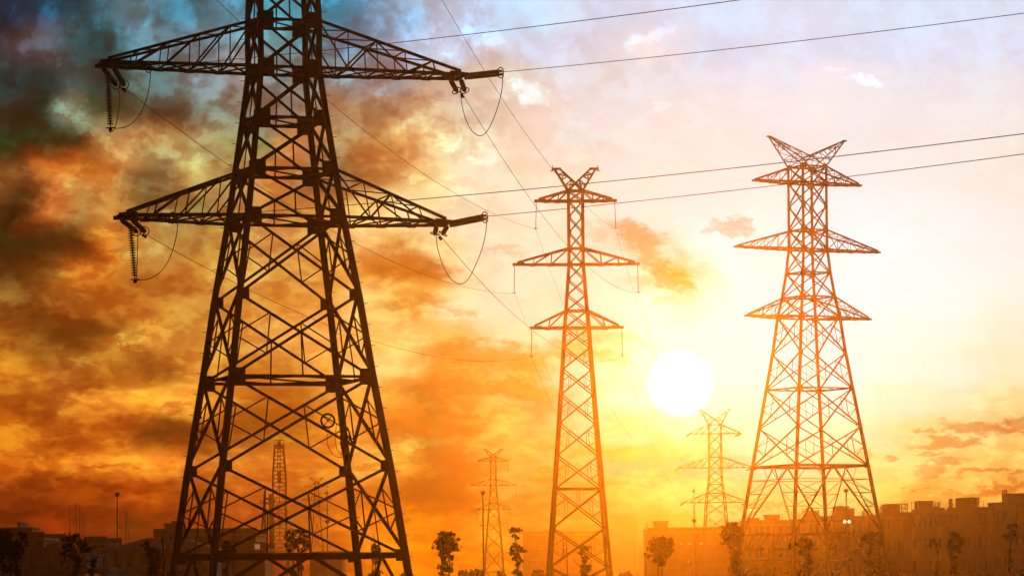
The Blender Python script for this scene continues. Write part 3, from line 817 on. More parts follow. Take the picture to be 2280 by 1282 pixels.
# tower 5 strings, spans tower 2 -> tower 5, tower 4 strings
for lev in ('top', 'mid', 'low'):
    for s in (-1, 1):
        nm = {'top': 'highest', 'mid': 'middle', 'low': 'lowest'}[lev]
        tp = locate(t5, tips5[(lev, s)] + Vector((0, -.3, -.1)))
        e = tp + Vector((-.5 if s < 0 else -1.0, -1.2, -.32))
        insulator(tp, e, f'strain insulator at the {nm} {words[s]} arm tip of the pale pylon below the sun', 10, .13)
        A = s2[(lev, s)]
        wire(sag_pts(A, e, 9.2, 60), .011, f'faint sagging line from the centre pylon\'s {nm} {words[s]} insulator to the pale pylon')
        e2 = tp + Vector((-.4 * s, 0, -1.6))
        tp4 = locate(t4, tips4[(lev, s)]); tp6 = locate(t6, tips6[(lev, s)])
        insulator(tp4 - Vector((0, 0, .1)), tp4 - Vector((0, 0, 1.7)), f'tiny string at the {nm} {words[s]} arm tip of the small pylon by the lamp mast', 8, .045)
for s in (-1, 1):
    tp = locate(t2, Vector((s * 1.9, 0, ZY(376, D2))))
    insulator(tp - Vector((0, 0, .05)), tp - Vector((s * -.1, 0, .55)), f'very short earth wire clamp hanging from the {words[s]} horn of the centre pylon', 4, .045)

# things hung on tower 1
wh = thing('pulley_wheel', P(730, 936, D1 - 2.3), 0, 'round stringing wheel with four spokes hung on the big pylon\'s right inner bracing', 'pulley wheel')
b = MB(); b.ring((0, 0, 0), (.15, -1, .05), .27, .045, 28, 8); b.build('rim', RUBBER, wh, True)
b = MB()
for a in (.9, 2.45):
    v_ = Vector((math.cos(a), 0, math.sin(a))) * .25
    b.beam(-v_, v_, .028)
b.ball((0, 0, 0), .05); b.build('spoke', STEEL, wh)
rp = [P(x, y, D1 - 2.2) for x, y in ((731, 954), (728, 975), (731, 995), (740, 1010), (752, 1018), (765, 1017), (760, 1012), (750, 1000), (746, 980), (748, 955), (750, 940))]
b = MB(); b.tube([p - rp[0] for p in rp], .012, 5)
tag(b.build('rope', RUBBER, None, True, rp[0]), 'thin rope hanging in loops below the spoked wheel', 'rope')
random.seed(5)
def bundle(name, pix, d, label, cat, r):
    b = MB(); o = P(*pix[0], d)
    pts = [P(x, y, d) - o for x, y in pix]
    b.tube(pts, [r * random.uniform(.6, 1.2) for _ in pts], 8)
    for p in pts: b.ball(p + Vector((random.uniform(-.06, .06), 0, random.uniform(-.06, .06))), r * random.uniform(.7, 1.3), 7, 5)
    tag(b.build(name, RUBBER, None, True, o), label, cat)
bundle('tool_bag', [(762, 966), (764, 976), (763, 986), (765, 995), (768, 1004)], D1 - 1.0, 'dark tool bag strapped to the big pylon\'s right leg beside the wheel', 'bag', .10)
bundle('hanging_strap', [(772, 950), (777, 960), (780, 972), (783, 982), (778, 990), (788, 984)], D1 - 1.0, 'crumpled strap hanging behind the tool bag on the right leg', 'strap', .045)
bundle('coiled_rope', [(449, 905), (446, 915), (445, 926), (442, 934), (439, 939), (444, 941)], D1 + 1.0, 'coil of rope hooked on the big pylon\'s far left leg', 'rope', .05)

# ------------------------------------------------------------------ drilling rig
DR = FAR(760.0)
rig = thing('drilling_rig', (P(624, HY, DR).x, DR, 0), math.radians(8), 'tall narrow drilling derrick seen through the left pylon', 'drilling rig')
m_ = DR / F
zs = list(range(1235, 990, -17)) + [992]
lvr = [(0, 32 * m_)] + [(ZY(y, DR), (19.5 + 9.5 * min(1, max(0, (y - 992) / 70))) * m_) for y in zs]
for k in range(4):
    b = MB()
    for i in range(len(lvr) - 1): b.beam(corner(lvr[i], k), corner(lvr[i+1], k), .17)
    b.build('leg', RUST, rig)
b = MB(); rng = random.Random(3)
for i in range(len(lvr) - 1):
    for k in range(4):
        A, B_, C_, D_ = corner(lvr[i], k), corner(lvr[i], (k+1) % 4), corner(lvr[i+1], (k+1) % 4), corner(lvr[i+1], k)
        M = lerp(D_, C_, .5)
        b.beam(D_, C_, .085)
        b.beam(A, M, .06); b.beam(B_, M, .06)
        h = lerp(A, D_, .5); h2 = lerp(B_, C_, .5)
        b.beam(h, h2, .06)
b.build('lattice_bracing', RUST, rig)
z1 = lvr[-1][0]; w1 = lvr[-1][1]
b = MB(); b.box(-w1*.55, w1*.55, -w1*.55, w1*.55, z1, z1 + .2); b.box(-.3, .3, -.3, .3, z1 + .2, z1 + .75); b.box(-.5, .5, -.2, .2, z1 - .5, z1 - .1)
for sx in (-1, 0, 1):
    for sy in (-1, 1): b.beam((sx*w1*.52, sy*w1*.52, z1), (sx*w1*.52, sy*w1*.52, z1 + .95), .045)
b.beam((-w1*.52, -w1*.52, z1+.95), (w1*.52, -w1*.52, z1+.95), .07); b.beam((-w1*.52, w1*.52, z1+.95), (w1*.52, w1*.52, z1+.95), .07)
b.beam((.2, 0, z1 + .75), (.2, 0, z1 + 1.5), .07)
b.build('crown_platform', RUST, rig)
b = MB()
b.box(-.3, .3, -.25, .25, ZY(1068, DR), ZY(1050, DR)); b.box(-.3, .3, -.3, .3, ZY(1075, DR), ZY(1068, DR))
for dx_ in (-.25, 0, .25): b.beam((dx_, 0, ZY(1050, DR)), (dx_, 0, z1), .09)
b.beam((0, 0, ZY(1200, DR)), (0, 0, ZY(1075, DR)), .12)
b.build('travelling_block', RUST, rig)
b = MB()
for sx in (-1, 1):
    for sy in (-1, 1):
        for t in (1.3, 2.0, 2.8):
            b.beam((sx * t, sy * 1.5, ZY(1242, DR)), (sx * (t + .9), sy * 1.8, 0), .2)
b.box(-3, 3, -2.2, 2.2, ZY(1248, DR), ZY(1242, DR))
b.build('substructure', RUST, rig)
DG = FAR(700.0)
gt = thing('steel_gantry', (P(598, HY, DG).x, DG, 0), math.radians(4), 'twin dark steel columns with a platform just left of the derrick', 'gantry')
m_ = DG / F
for x0, x1 in ((-10, -4.5), (2, 9.5)):
    b = MB(); b.box(x0*m_, x1*m_, -.5, .5, 0, ZY(1099, DG))
    b.build('column', RUST, gt)
b = MB(); b.box(-10*m_, 10*m_, -.4, .4, ZY(1112, DG), ZY(1107, DG))
b.box(-10*m_, 10*m_, -.42, .42, ZY(1122, DG), ZY(1117, DG)); b.build('cross_beam', RUST, gt)
b = MB(); b.box(-18*m_, 16*m_, -.9, .9, ZY(1120, DG), ZY(1118.6, DG))
for x in (-18, -14, -10, 12, 16): b.beam((x*m_, -.9, ZY(1119, DG)), (x*m_, -.9, ZY(1112, DG)), .08)
b.beam((-18*m_, -.9, ZY(1113, DG)), (-10*m_, -.9, ZY(1113, DG)), .08)
b.build('work_platform', RUST, gt)

# ------------------------------------------------------------------ lamp masts
GL = 'tall lamp masts with bowl shaped heads'
def mast(px, py, d, label, spike=0, side=None):
    d = FAR(d)
    r = thing('lamp_mast', (P(px, HY, d).x, d, 0), 0, label, 'lamp mast', GL)
    zt = ZY(py, d); u = d / F
    b = MB(); b.tube([(0, 0, -.1), (0, 0, 2), (0, 0, zt)], [2.4*u, 2.0*u, 1.4*u], 10); b.build('pole', PAINT, r, True)
    b = MB(); b.tube([(0, 0, zt - 5.2*u), (0, 0, zt - 2.5*u), (0, 0, zt + 1.5*u), (0, 0, zt + 3.4*u), (0, 0, zt + 4.4*u)], [1.2*u, 4.4*u, 6.0*u, 5.6*u, 2.8*u], 14)
    b.build('lamp_head', PAINT, r, True)
    if spike:
        b = MB(); b.tube([(0, 0, zt), (0, 0, ZY(spike, d))], [1.2*u, .9*u], 8)
        z = ZY(spike + 7, d)
        b.beam((-5*u, 0, z), (2*u, 0, z), 1.6*u); b.ball((-4*u, 0, z), 2*u); b.tube([(0, 0, z - 3*u), (0, 0, z), (0, 0, z + 3*u)], [1.2*u, 3*u, 1*u], 8)
        b.build('camera_bracket', PAINT, r, True)
    if side:
        z = ZY(side[1], d)
        b = MB(); b.beam((0, 0, z), (side[0]*u, 0, z), .9*u); b.tube([(side[0]*u, 0, z - 1.5*u), (side[0]*u, 0, z + 1.5*u)], [1.2*u, 2.4*u], 8)
        b.build('side_lamp', PAINT, r)
mast(263, 1100, 330, 'lamp mast left of the big pylon with a tiny side lamp, before a pale house', 0, (5.5, 1173))
mast(730, 1161, 520, 'lamp mast with a spiked top seen through the right legs of the big pylon', 1090)
mast(1077, 1097, 340, 'lamp mast standing right beside the small distant pylon', 0, (-5.5, 1169))
mast(1547, 1159, 380, 'lamp mast with a long spiked top before the building below the sun', 1086)
mast(1886, 1092, 400, 'lamp mast showing inside the right half of the wide right pylon', 0, None)
tw = thing('twin_globe_lamp', (P(1887, HY, 260).x, 260, 0), 0, 'pale slim post with two lit globes at the foot of the wide right pylon', 'street lamp')
u = 260 / F
b = MB(); b.tube([(0, 0, -.1), (0, 0, ZY(1168, 260))], [2.3*u, 1.7*u], 10); b.build('pole', PALE, tw, True)
b = MB(); b.beam((-5*u, 0, ZY(1166, 260)), (5*u, 0, ZY(1166, 260)), 1*u); b.build('bracket', PALE, tw)
for sx in (-1, 1):
    b = MB(); b.ball((sx*5*u, 0, ZY(1160.5, 260)), 3.7*u, 12, 8); b.build('globe', GLOBE, tw, True)

# aerial masts on the left and elsewhere
GA = 'thin aerial masts over the left roofs'
def aerial(px, py0, py1, d, label, bars_=3, wpx=1.1):
    d = FAR(d)
    r = MB(); u = d / F; x0 = P(px, HY, d).x
    z0, z1 = ZY(py1, d), ZY(py0, d)
    r.tube([(0, 0, 0), (0, 0, (z0 + z1) / 2), (0, 0, z1)], [wpx*u, wpx*.7*u, wpx*.45*u], 6)
    for q in range(bars_):
        z = z1 - (z1 - z0) * (.15 + .22 * q)
        r.beam((-3.2*u, 0, z), (3.2*u, 0, z), .5*u)
    tag(r.build('aerial_mast', PAINT, None, False, Vector((x0, d, 0))), label, 'aerial mast', GA)
for i, (px, py, nb, nm) in enumerate(((158, 1121, 2, 'leftmost thin aerial of the cluster of five'), (171, 1120, 4, 'tallest thin aerial of the cluster of five'),
                            (179, 1127, 2, 'middle aerial of the cluster of five'), (184, 1136, 1, 'short plain aerial of the cluster of five'), (189, 1138, 0, 'rightmost aerial of the cluster of five'))):
    aerial(px, py, 1195, 480 + i*3, nm + ' above the second tree from the left', nb, 1.2)
la = thing('lattice_mast', (P(284, HY, FAR(520)).x, FAR(520), 0), 0, 'narrow lattice aerial mast just right of the left lamp mast', 'aerial mast')
b = MB(); u = FAR(520) / F
for sx in (-1, 1): b.beam((sx*4*u, 0, 0), (sx*2.6*u, 0, ZY(1137, FAR(520))), .09)
for q in range(14):
    z = ZY(1195 - q * 4, FAR(520))
    b.beam((-3*u, 0, z), (3*u, 0, z), .05)
b.build('mast', PAINT, la)
aerial(471, 1078, 1200, 560, 'tall thin aerial seen through the left legs of the big pylon', 4, 1.3)
aerial(1344, 1196, 1240, 520, 'tiny aerial above the long pale building behind the centre pylon', 1, .9)
aerial(1413, 1160, 1240, 600, 'thin aerial standing alone left of the building below the sun', 1, .8)

# ------------------------------------------------------------------ buildings
def win(b_, x0, x1, z0, z1, y): b_.box(x0, x1, y - .03, y + .25, z0, z1)
def building(name, label, d, px0, px1, pyroof, depth=9, wall=CONC, rooms=(), wcols=0, wrows=3, wtop=10, lit=(), yaw=0, frames=(), cat='building', group=None, par=True, winm=GLASS):
    d = FAR(d)
    xa, xb = P(px0, HY, d).x, P(px1, HY, d).x; xc = (xa + xb) / 2; W = xb - xa; u = d / F
    z = ZY(pyroof, d)
    r = thing(name, (xc, d, 0), yaw, label, cat, group)
    w_ = MB()
    # front wall with real openings is too fine to see: solid block with recessed panes set in projecting surrounds
    w_.box(-W/2, W/2, 0, depth, -.2, z - .8)
    w_.build('wall', wall, r)
    b = MB(); b.box(-W/2 - .15, W/2 + .15, -.15, depth + .15, z - .8, z - .55); b.build('roof', CONC_D, r)
    if par:
        b = MB(); ps = MB()
        nx = max(2, int(W / 2.5))
        ps.box(-W/2 - .1, W/2 + .1, -.1, .05, z - .55, z); ps.build('parapet', wall, r)
        ps = MB(); ps.box(-W/2 - .1, W/2 + .1, depth - .05, depth + .1, z - .55, z); ps.build('parapet', wall, r)
    for (a, b2, pt) in rooms:
        x0, x1 = (P(a, HY, d).x - xc), (P(b2, HY, d).x - xc)
        m = MB(); m.box(x0, x1, 2, min(depth - 1, 7), z - .55, ZY(pt, d) - .12); m.box(x0 - .12, x1 + .12, 1.9, min(depth - .9, 7.1), ZY(pt, d) - .12, ZY(pt, d))
        m.build('stair_room', wall, r)
    for (a, b2, pt) in frames:
        x0, x1 = (P(a, HY, d).x - xc), (P(b2, HY, d).x - xc); zt = ZY(pt, d)
        m = MB()
        for x in (x0, x1):
            m.beam((x, 2, z), (x, 2, zt + .2), .12); m.beam((x, 4, z), (x, 4, zt + .2), .12)
        for zz in (zt, (zt + z) / 2): m.beam((x0, 2, zz), (x1, 2, zz), .09)
        m.beam((x0, 2, z), (x1, 2, zt), .07)
        m.build('pipe_frame', PAINT, r)
    wr = random.Random(int(px0 * 7 + px1))
    if group and 'skyline' in label or group and 'edge' in label:
        for _ in range(4):
            x = wr.uniform(-W/2 + .5, W/2 - .5); y = wr.uniform(1, 6); h = wr.uniform(.7, 1.7)
            m = MB(); m.beam((x, y, z - .55), (x, y, z + h), .05)
            for q in range(wr.randint(0, 3)): m.beam((x - .3, y, z + h - .12 - q * .2), (x + .3, y, z + h - .12 - q * .2), .035)
            m.build('roof_aerial', PAINT, r)
    if wcols:
        for j in range(wrows):
            z1 = z - wtop * u * 1.0 - j * 2.9
            if z1 < 1.5: break
            for i in range(wcols):
                xm = -W/2 + W * (i + .5 + (i * 7 % 5 - 2) * .05) / wcols
                if wr.random() < .16: continue
                hw = min(.75, W / wcols * wr.choice((.16, .2, .3, .34)))
                f = MB(); f.box(xm - hw - .08, xm + hw + .08, -.10, .02, z1 - 1.5, z1 + .08)
                fo = f.build('window', wall, r)
                m = MB(); m.box(xm - hw, xm + hw, -.125, -.105, z1 - 1.4, z1); m.build('pane', winm, fo)
    for (a, b2, c, d2) in lit:
        x0, x1 = (P(a, HY, d).x - xc), (P(b2, HY, d).x - xc)
        m = MB(); m.box(x0, x1, -.16, -.13, ZY(d2, d), ZY(c, d)); m.build('glowing_window', LIT if d > 400 and px0 > 1000 else SKY_PANE, r)
    return r
GB = 'flat roofed apartment blocks along the right horizon'
building('apartment_block', 'leftmost low block of the right skyline, its roof rooms behind the wide pylon', 585, 1650, 1800, 1156, 14, CONC, ((1676, 1694, 1151), (1710, 1740, 1144)), 11, 4, 14, group=GB)
building('apartment_block', 'block of the right skyline with a roof room just right of the wide pylon\'s axis', 560, 1800.4, 1962, 1147, 14, CONC_W, ((1803, 1828, 1135), (1867, 1895, 1125), (1895.3, 1907, 1130)), 12, 4, 14, group=GB, frames=((1928, 1938, 1138),))
building('apartment_block', 'block of the right skyline just right of the wide pylon\'s leg', 535, 1962.4, 2032, 1140, 14, CONC, ((1978, 2008, 1120),), 6, 4, 14, frames=((1958, 1969, 1127), (2013, 2026, 1121)), group=GB)
building('apartment_block', 'block of the right skyline above the thin pair of small trees', 515, 2032.4, 2112, 1133, 15, CONC_W, ((2052, 2084, 1113), (2084.3, 2108, 1128)), 7, 4, 14, frames=((2087, 2098, 1119),), group=GB)
building('apartment_block', 'second block from the right edge with a wide square roof room', 500, 2112.4, 2216, 1128, 15, CONC, ((2145, 2180, 1106),), 8, 4, 14, frames=((2182, 2186, 1109), (2124, 2126, 1112)), group=GB)
building('apartment_block', 'tallest block at the right edge of the picture', 485, 2216.4, 2330, 1121, 15, CONC_D, ((2219, 2251, 1116.5), (2251.4, 2300, 1096)), 8, 4, 14, frames=((2244, 2248, 1092),), group=GB)
building('unfinished_building', 'square hazy building with tiny lit windows directly below the sun', 570, 1444, 1648, 1172, 16, CONC, ((1459, 1490, 1158),), 0, 3, 10,
         lit=((1516, 1519, 1207, 1212), (1534, 1538, 1207, 1212), (1560, 1564, 1207, 1212), (1505, 1506.5, 1189, 1193), (1578, 1581, 1207, 1212), (1532.5, 1534.5, 1246, 1252), (1562, 1564, 1190, 1193), (1562, 1564, 1226, 1229)))
sf = thing('scaffold', (P(1442, HY, FAR(566)).x, FAR(566), 0), 0, 'thin scaffold against the left wall of the building below the sun', 'scaffold')
b = MB(); u = FAR(566) / F
for x in (-1.6, 1.6):
    for y in (0, 1.2): b.beam((x*u, y, 0), (x*u, y, ZY(1163, FAR(566))), .07)
for q in range(16):
    z = ZY(1282 - q * 7.5, FAR(566)); b.beam((-1.6*u, 0, z), (1.6*u, 0, z), .06); b.beam((-1.6*u, 0, z), (1.6*u, 0, z + .55), .04)
b.build('frame', PAINT, sf)
building('long_building', 'very faint long building low behind the centre pylon', 1080, 1165, 1342, 1181, 12, CONC, (), 0)
building('apartment_block', 'dark pitched-top block at the left edge behind the first tree', 325, -20, 98, 1183, 14, CONC, ((-10, 66, 1172), (34, 39, 1161)), 5, 3, 16)
building('flat_block', 'plain dark block behind the second tree from the left', 315, 190, 237, 1193, 12, CONC, (), 3, 2, 14)
building('low_building', 'long low building between the left block and the plain dark block', 300, 60, 192, 1216, 12, CONC_D, ((95, 125, 1207),), 5, 1, 14)
building('boundary_shed', 'long low shed wall along the bottom left below the trees', 230, -10, 185, 1258, 8, CONC_D, (), 0, par=False)
building('small_shed', 'small shed with a dark opening just left of the pale house', 250, 190, 239, 1247, 7, CONC, (), 0, lit=(), par=False)
building('apartment_block', 'stepped block behind the pale house and the big pylon\'s left legs', 350, 345, 571, 1174, 14, CONC, ((363, 379, 1163), (379.3, 400, 1158)), 10, 3, 18)
building('annex_building', 'annex with one bright window seen through the big pylon', 320, 480, 590, 1206, 12, CONC, (), 0, 0, 0, lit=((568, 580, 1210, 1222),))
building('low_building', 'low flat hut at the foot of the farthest pylon', 640, 690, 762, 1226, 10, CONC, (), 0)
# the pale house with a hipped roof
DH = 290.0
xh = P(355, HY, DH).x; uh = DH / F
hs = thing('house', (xh, DH, 0), 0, 'pale two storey house with a hipped roof behind the left legs of the big pylon', 'house')
W2 = 116 * uh
b = MB(); b.box(-W2, W2, 0, 10, -.2, ZY(1222, DH)); b.build('wall', HOUSE, hs)
b = MB(); e = ZY(1222, DH); rz = ZY(1195, DH); o_ = .35
b.v = [Vector(p) for p in ((-W2-o_, -o_, e), (W2+o_, -o_, e), (W2+o_, 10+o_, e), (-W2-o_, 10+o_, e), (-W2 + 2.9, 5, rz), (W2 - 2.9, 5, rz),
       (-W2-o_, -o_, e-.22), (W2+o_, -o_, e-.22), (W2+o_, 10+o_, e-.22), (-W2-o_, 10+o_, e-.22))]
b.f = [(0, 1, 5, 4), (1, 2, 5), (2, 3, 4, 5), (3, 0, 4), (6, 7, 1, 0), (7, 8, 2, 1), (8, 9, 3, 2), (9, 6, 0, 3), (9, 8, 7, 6)]
b.build('roof', TILE, hs)
for (a, c, t_, bt) in ((255.5, 264, 1224.5, 1264), (284.5, 294, 1224.5, 1264), (312, 366, 1226, 1257), (373, 398, 1226, 1257), (403, 450, 1226, 1257), (312, 366, 1270, 1286), (373, 398, 1270, 1286), (403, 450, 1270, 1286)):
    x0, x1 = P(a, HY, DH).x - xh, P(c, HY, DH).x - xh
    m = MB(); m.box(x0 - .1, x1 + .1, -.12, -.01, ZY(bt, DH) - .1, ZY(t_, DH) + .0); fo = m.build('window', CONC, hs)
    m = MB(); m.box(x0, x1, -.15, -.125, ZY(bt, DH), ZY(t_, DH) - .1); m.build('pane', GLASS, fo)
b = MB(); b.box(-W2 - .05, W2 + .05, -.2, -.16, ZY(1267, DH), ZY(1258.5, DH)); b.build('balcony_band', HOUSE, hs)

# utility pole with its crossarm near the centre pylon
up_ = thing('utility_pole', (P(1263, HY, 340).x, 340, 0), 0, 'wooden utility pole with crossarm and transformer between the legs of the centre pylon', 'utility pole')
u = 340 / F
b = MB(); b.tube([(1.5*u, 0, 0), (-.5*u, 0, ZY(1199, 340))], [2.0*u, 1.0*u], 8); b.build('pole', BARK, up_, True)
b = MB(); b.beam((-11*u, 0, ZY(1217, 340)), (4*u, 0, ZY(1214, 340)), 1.0*u); b.beam((-8*u, 0, ZY(1217, 340)), (-7.4*u, 0, ZY(1234, 340)), .8*u); b.build('crossarm', PAINT, up_)
for x, y in ((-8, 1212), (-8, 1222), (-7.5, 1227), (-7.6, 1232)):
    m = MB(); m.ball((x*u, 0, ZY(y, 340)), 2.2*u, 8, 6, 1.2); m.build('insulator', CERAMIC, up_, True)
wire(sag_pts(P(1055, 1226, FAR(520)), P(1256, 1214, 340), .5, 16), .02, 'thin low line running left from the utility pole at the centre pylon\'s foot', group='low voltage lines')
wire(sag_pts(P(1163, 1180, FAR(850)), P(1345, 1181, FAR(850)), .2, 10), .05, 'thin straight line above the roof of the faint long building', group='low voltage lines')

# ------------------------------------------------------------------ trees
def leafcloud(b_, c, rx, rz_, n, rng, ls, ry=None):
    ry = ry or (rx + rz_) / 2
    # uneven clump: several lumps on a squashed ball
    lumps = [(Vector((rng.uniform(-.6, .6)*rx, rng.uniform(-.6, .6)*ry, rng.uniform(-.6, .6)*rz_)), rng.uniform(.35, .62)) for _ in range(7)]
    lumps.append((Vector((0, 0, 0)), .62))
    for _ in range(n):
        o, k = rng.choice(lumps)
        while True:
            p = Vector((rng.uniform(-1, 1), rng.uniform(-1, 1), rng.uniform(-1, 1)))
            if p.length < 1: break
        q = c + o + Vector((p.x*rx*k, p.y*ry*k, p.z*rz_*k))
        s = ls * rng.uniform(.6, 1.3)
        a = Vector((rng.gauss(0, 1), rng.gauss(0, 1), rng.gauss(0, .7))).normalized()
        t = a.orthogonal().normalized()
        t = Matrix.Rotation(rng.uniform(0, 6.28), 3, a) @ t
        v2 = a.cross(t)
        kk = len(b_.v)
        b_.v += [q - t*s, q + v2*s*.48, q + t*s, q - v2*s*.48]
        b_.f.append((kk, kk+1, kk+2, kk+3))
GT = 'small street trees along the low foreground'
def tree(px, d, clumps, trunk, label, seed, bare=(), ls=.11, name='street_tree', dens=1.0, group=GT):
    rng = random.Random(seed); u = d / F; ls = ls * min(1, d / 190)
    r = thing(name, (P(px, HY, d).x, d, 0), 0, label, 'tree', group)
    X = lambda x: (x - px) * u
    b = MB()
    for path, r0, r1 in trunk:
        n = len(path)
        pts = [Vector((X(x), rng.uniform(-.08, .08) if i else 0, ZY(y, d) if y < 1400 else 0)) for i, (x, y) in enumerate(path)]
        b.tube(pts, [(r0 + (r1 - r0) * i / (n - 1)) * u for i in range(n)], 7)
    # limbs to each clump
    tips_ = [Vector((X(c[0]), 0, ZY(c[1], d))) for c in clumps]
    base = Vector((X(trunk[0][0][-1][0]), 0, ZY(trunk[0][0][-1][1], d)))
    for q, c in zip(tips_, clumps):
        # nearest trunk point
        best = None
        for path, r0, r1 in trunk:
            for (x, y) in path:
                p = Vector((X(x), 0, ZY(y, d) if y < 1400 else 0))
                if best is None or (p - q).length < (best - q).length: best = p
        for _ in range(3):
            e_ = q + Vector((rng.uniform(-.5, .5)*c[2]*u, rng.uniform(-.5, .5)*c[2]*u, rng.uniform(-.2, .6)*c[3]*u))
            mid = lerp(best, e_, .5) + Vector((rng.uniform(-1, 1)*u, rng.uniform(-1, 1)*u, rng.uniform(0, 2)*u))
            b.tube([best, mid, e_], [1.1*u, .8*u, .35*u], 5)
    for path in bare:
        pts = [Vector((X(x), rng.uniform(-.1, .1), ZY(y, d))) for x, y in path]
        n = len(pts)
        b.tube(pts, [(1.2 - .9 * i / (n - 1)) * u for i in range(n)], 5)
    b.build('trunk', BARK, r, True)
    if clumps:
        m = MB()
        for c in clumps:
            x, y, rx, ry = c[:4]
            k = c[4] if len(c) > 4 else 1.0
            area = math.pi * rx * ry * u * u
            n = int(area / (ls * ls * .96) * 4.6 * k * dens)
            leafcloud(m, Vector((X(x), 0, ZY(y, d))), rx*u*1.12, ry*u*1.12, n, rng, ls)
        m.build('crown', LEAF, r)
    return r
tree(25, 112, [(15, 1198, 19, 18), (26, 1215, 30, 24), (52, 1194, 9, 12), (60, 1207, 5, 6, .6), (12, 1235, 20, 16), (35, 1240, 16, 14, .8), (22, 1262, 20, 14, .6), (42, 1275, 8, 10, .8), (8, 1262, 8, 12, .7), (18, 1180, 3, 3, .7)],
     [([(24, 1420), (24, 1260), (20, 1215)], 2.2, 1.4), ([(8, 1420), (6, 1250)], 2, 1.2), ([(40, 1420), (38, 1240)], 2, 1.2)], 'dark dense tree at the far left edge, the broadest of the left trees', 11, dens=1.1)
tree(168, 116, [(158, 1196, 18, 9), (145, 1200, 10, 5, .8), (170, 1190, 9, 7), (182, 1208, 16, 12), (155, 1218, 18, 13), (190, 1222, 10, 8), (165, 1240, 15, 10, .8), (136, 1231, 7, 5), (180, 1246, 10, 8, .7), (172, 1262, 9, 8, .8), (140, 1250, 4, 3, .8), (168, 1278, 5, 8), (202, 1220, 4, 4, .8)],
     [([(171, 1420), (170, 1290), (168, 1250), (164, 1215)], 2.6, 1.4), ([(170, 1260), (180, 1225), (184, 1205)], 1.4, .8), ([(168, 1250), (150, 1225)], 1.3, .7)], 'leafy dark tree with a bushy open crown below the cluster of five aerials', 12, dens=.85)
tree(206, 114, [(205, 1255, 8, 10, .8), (212, 1246, 7, 9, .7), (203, 1275, 7, 10), (196, 1248, 4, 4, .7)],
     [([(204, 1420), (204, 1285), (208, 1250)], 1.8, 1.0)], 'small thin tree with bare upper twigs just right of the bushy open tree', 13, bare=([(204, 1262), (203, 1240), (205, 1220)], [(212, 1250), (220, 1235), (226, 1228)], [(210, 1255), (218, 1240), (222, 1226)]))
tree(340, 118, [(328, 1209, 6, 8, .8), (315, 1213, 4, 3, .8), (336, 1222, 14, 10), (342, 1238, 16, 12), (352, 1226, 7, 6, .8), (346, 1256, 14, 12), (340, 1275, 14, 12)],
     [([(342, 1420), (342, 1280), (338, 1225)], 2.4, 1.3)], 'narrow dark tree before the pale house windows', 14)
tree(368, 118, [], [([(362, 1420), (363, 1270), (366, 1245), (363, 1205), (365, 1188)], 2.2, 1.0)], 'leafless forked young tree beside the big pylon\'s left leg', 15,
     bare=([(366, 1245), (372, 1222), (382, 1200), (385, 1186)], [(365, 1188), (372, 1178)], [(363, 1205), (357, 1192)], [(372, 1222), (370, 1205), (372, 1190)], [(363, 1270), (371, 1240), (378, 1215)], [(382, 1200), (378, 1185)]))
tree(507, 150, [(508, 1207, 12, 8), (516, 1220, 10, 9), (500, 1216, 9, 9, .8), (506, 1235, 24, 9), (503, 1248, 10, 7), (504, 1266, 6, 7, .8), (490, 1232, 12, 6)],
     [([(505, 1420), (504, 1280), (506, 1240), (510, 1208)], 2.0, 1.2)], 'small dark tree poking over the big pylon\'s heavy bottom beam at the left', 16)
tree(521, 200, [], [([(519, 1420), (520, 1260), (525, 1220), (523, 1190), (524, 1175)], 1.8, .8)], 'leafless twiggy sapling seen through the left of the big pylon', 17,
     bare=([(525, 1220), (517, 1200), (517, 1172)], [(523, 1190), (531, 1180), (537, 1172)], [(525, 1210), (531, 1192)], [(523, 1195), (514, 1182)]))
tree(664, 190, [(648, 1184, 14, 8, .8), (665, 1182, 10, 6, .8), (678, 1188, 13, 8), (650, 1200, 16, 10, .9), (675, 1202, 16, 11), (640, 1212, 8, 7, .7), (660, 1215, 14, 9), (684, 1216, 9, 9, .8), (645, 1225, 8, 6, .6), (672, 1227, 12, 7, .7), (665, 1250, 9, 8, .9), (670, 1263, 8, 7), (658, 1275, 6, 6, .7)],
     [([(662, 1420), (664, 1285), (666, 1240), (662, 1205)], 2.4, 1.3), ([(674, 1420), (672, 1280), (674, 1220)], 1.8, 1.0), ([(655, 1300), (655, 1240), (652, 1200)], 1.3, .8)], 'round-crowned tree in the middle of the big pylon\'s base', 18, dens=.8)
tree(837, 195, [(835, 1218, 9, 8), (842, 1225, 8, 8, .8), (832, 1228, 6, 7, .8), (836, 1246, 8, 10, .5), (836, 1276, 15, 9)],
     [([(836, 1420), (836, 1280), (837, 1220)], 1.8, 1.0), ([(828, 1420), (829, 1270), (832, 1228)], 1.2, .7), ([(845, 1420), (845, 1270), (842, 1228)], 1.6, .9)], 'small ragged tree with upright bare twigs inside the big pylon\'s right leg', 19,
     bare=([(834, 1225), (833, 1208), (833, 1185)], [(828, 1228), (827, 1212), (828, 1200)], [(837, 1220), (836, 1200), (835, 1192)]))
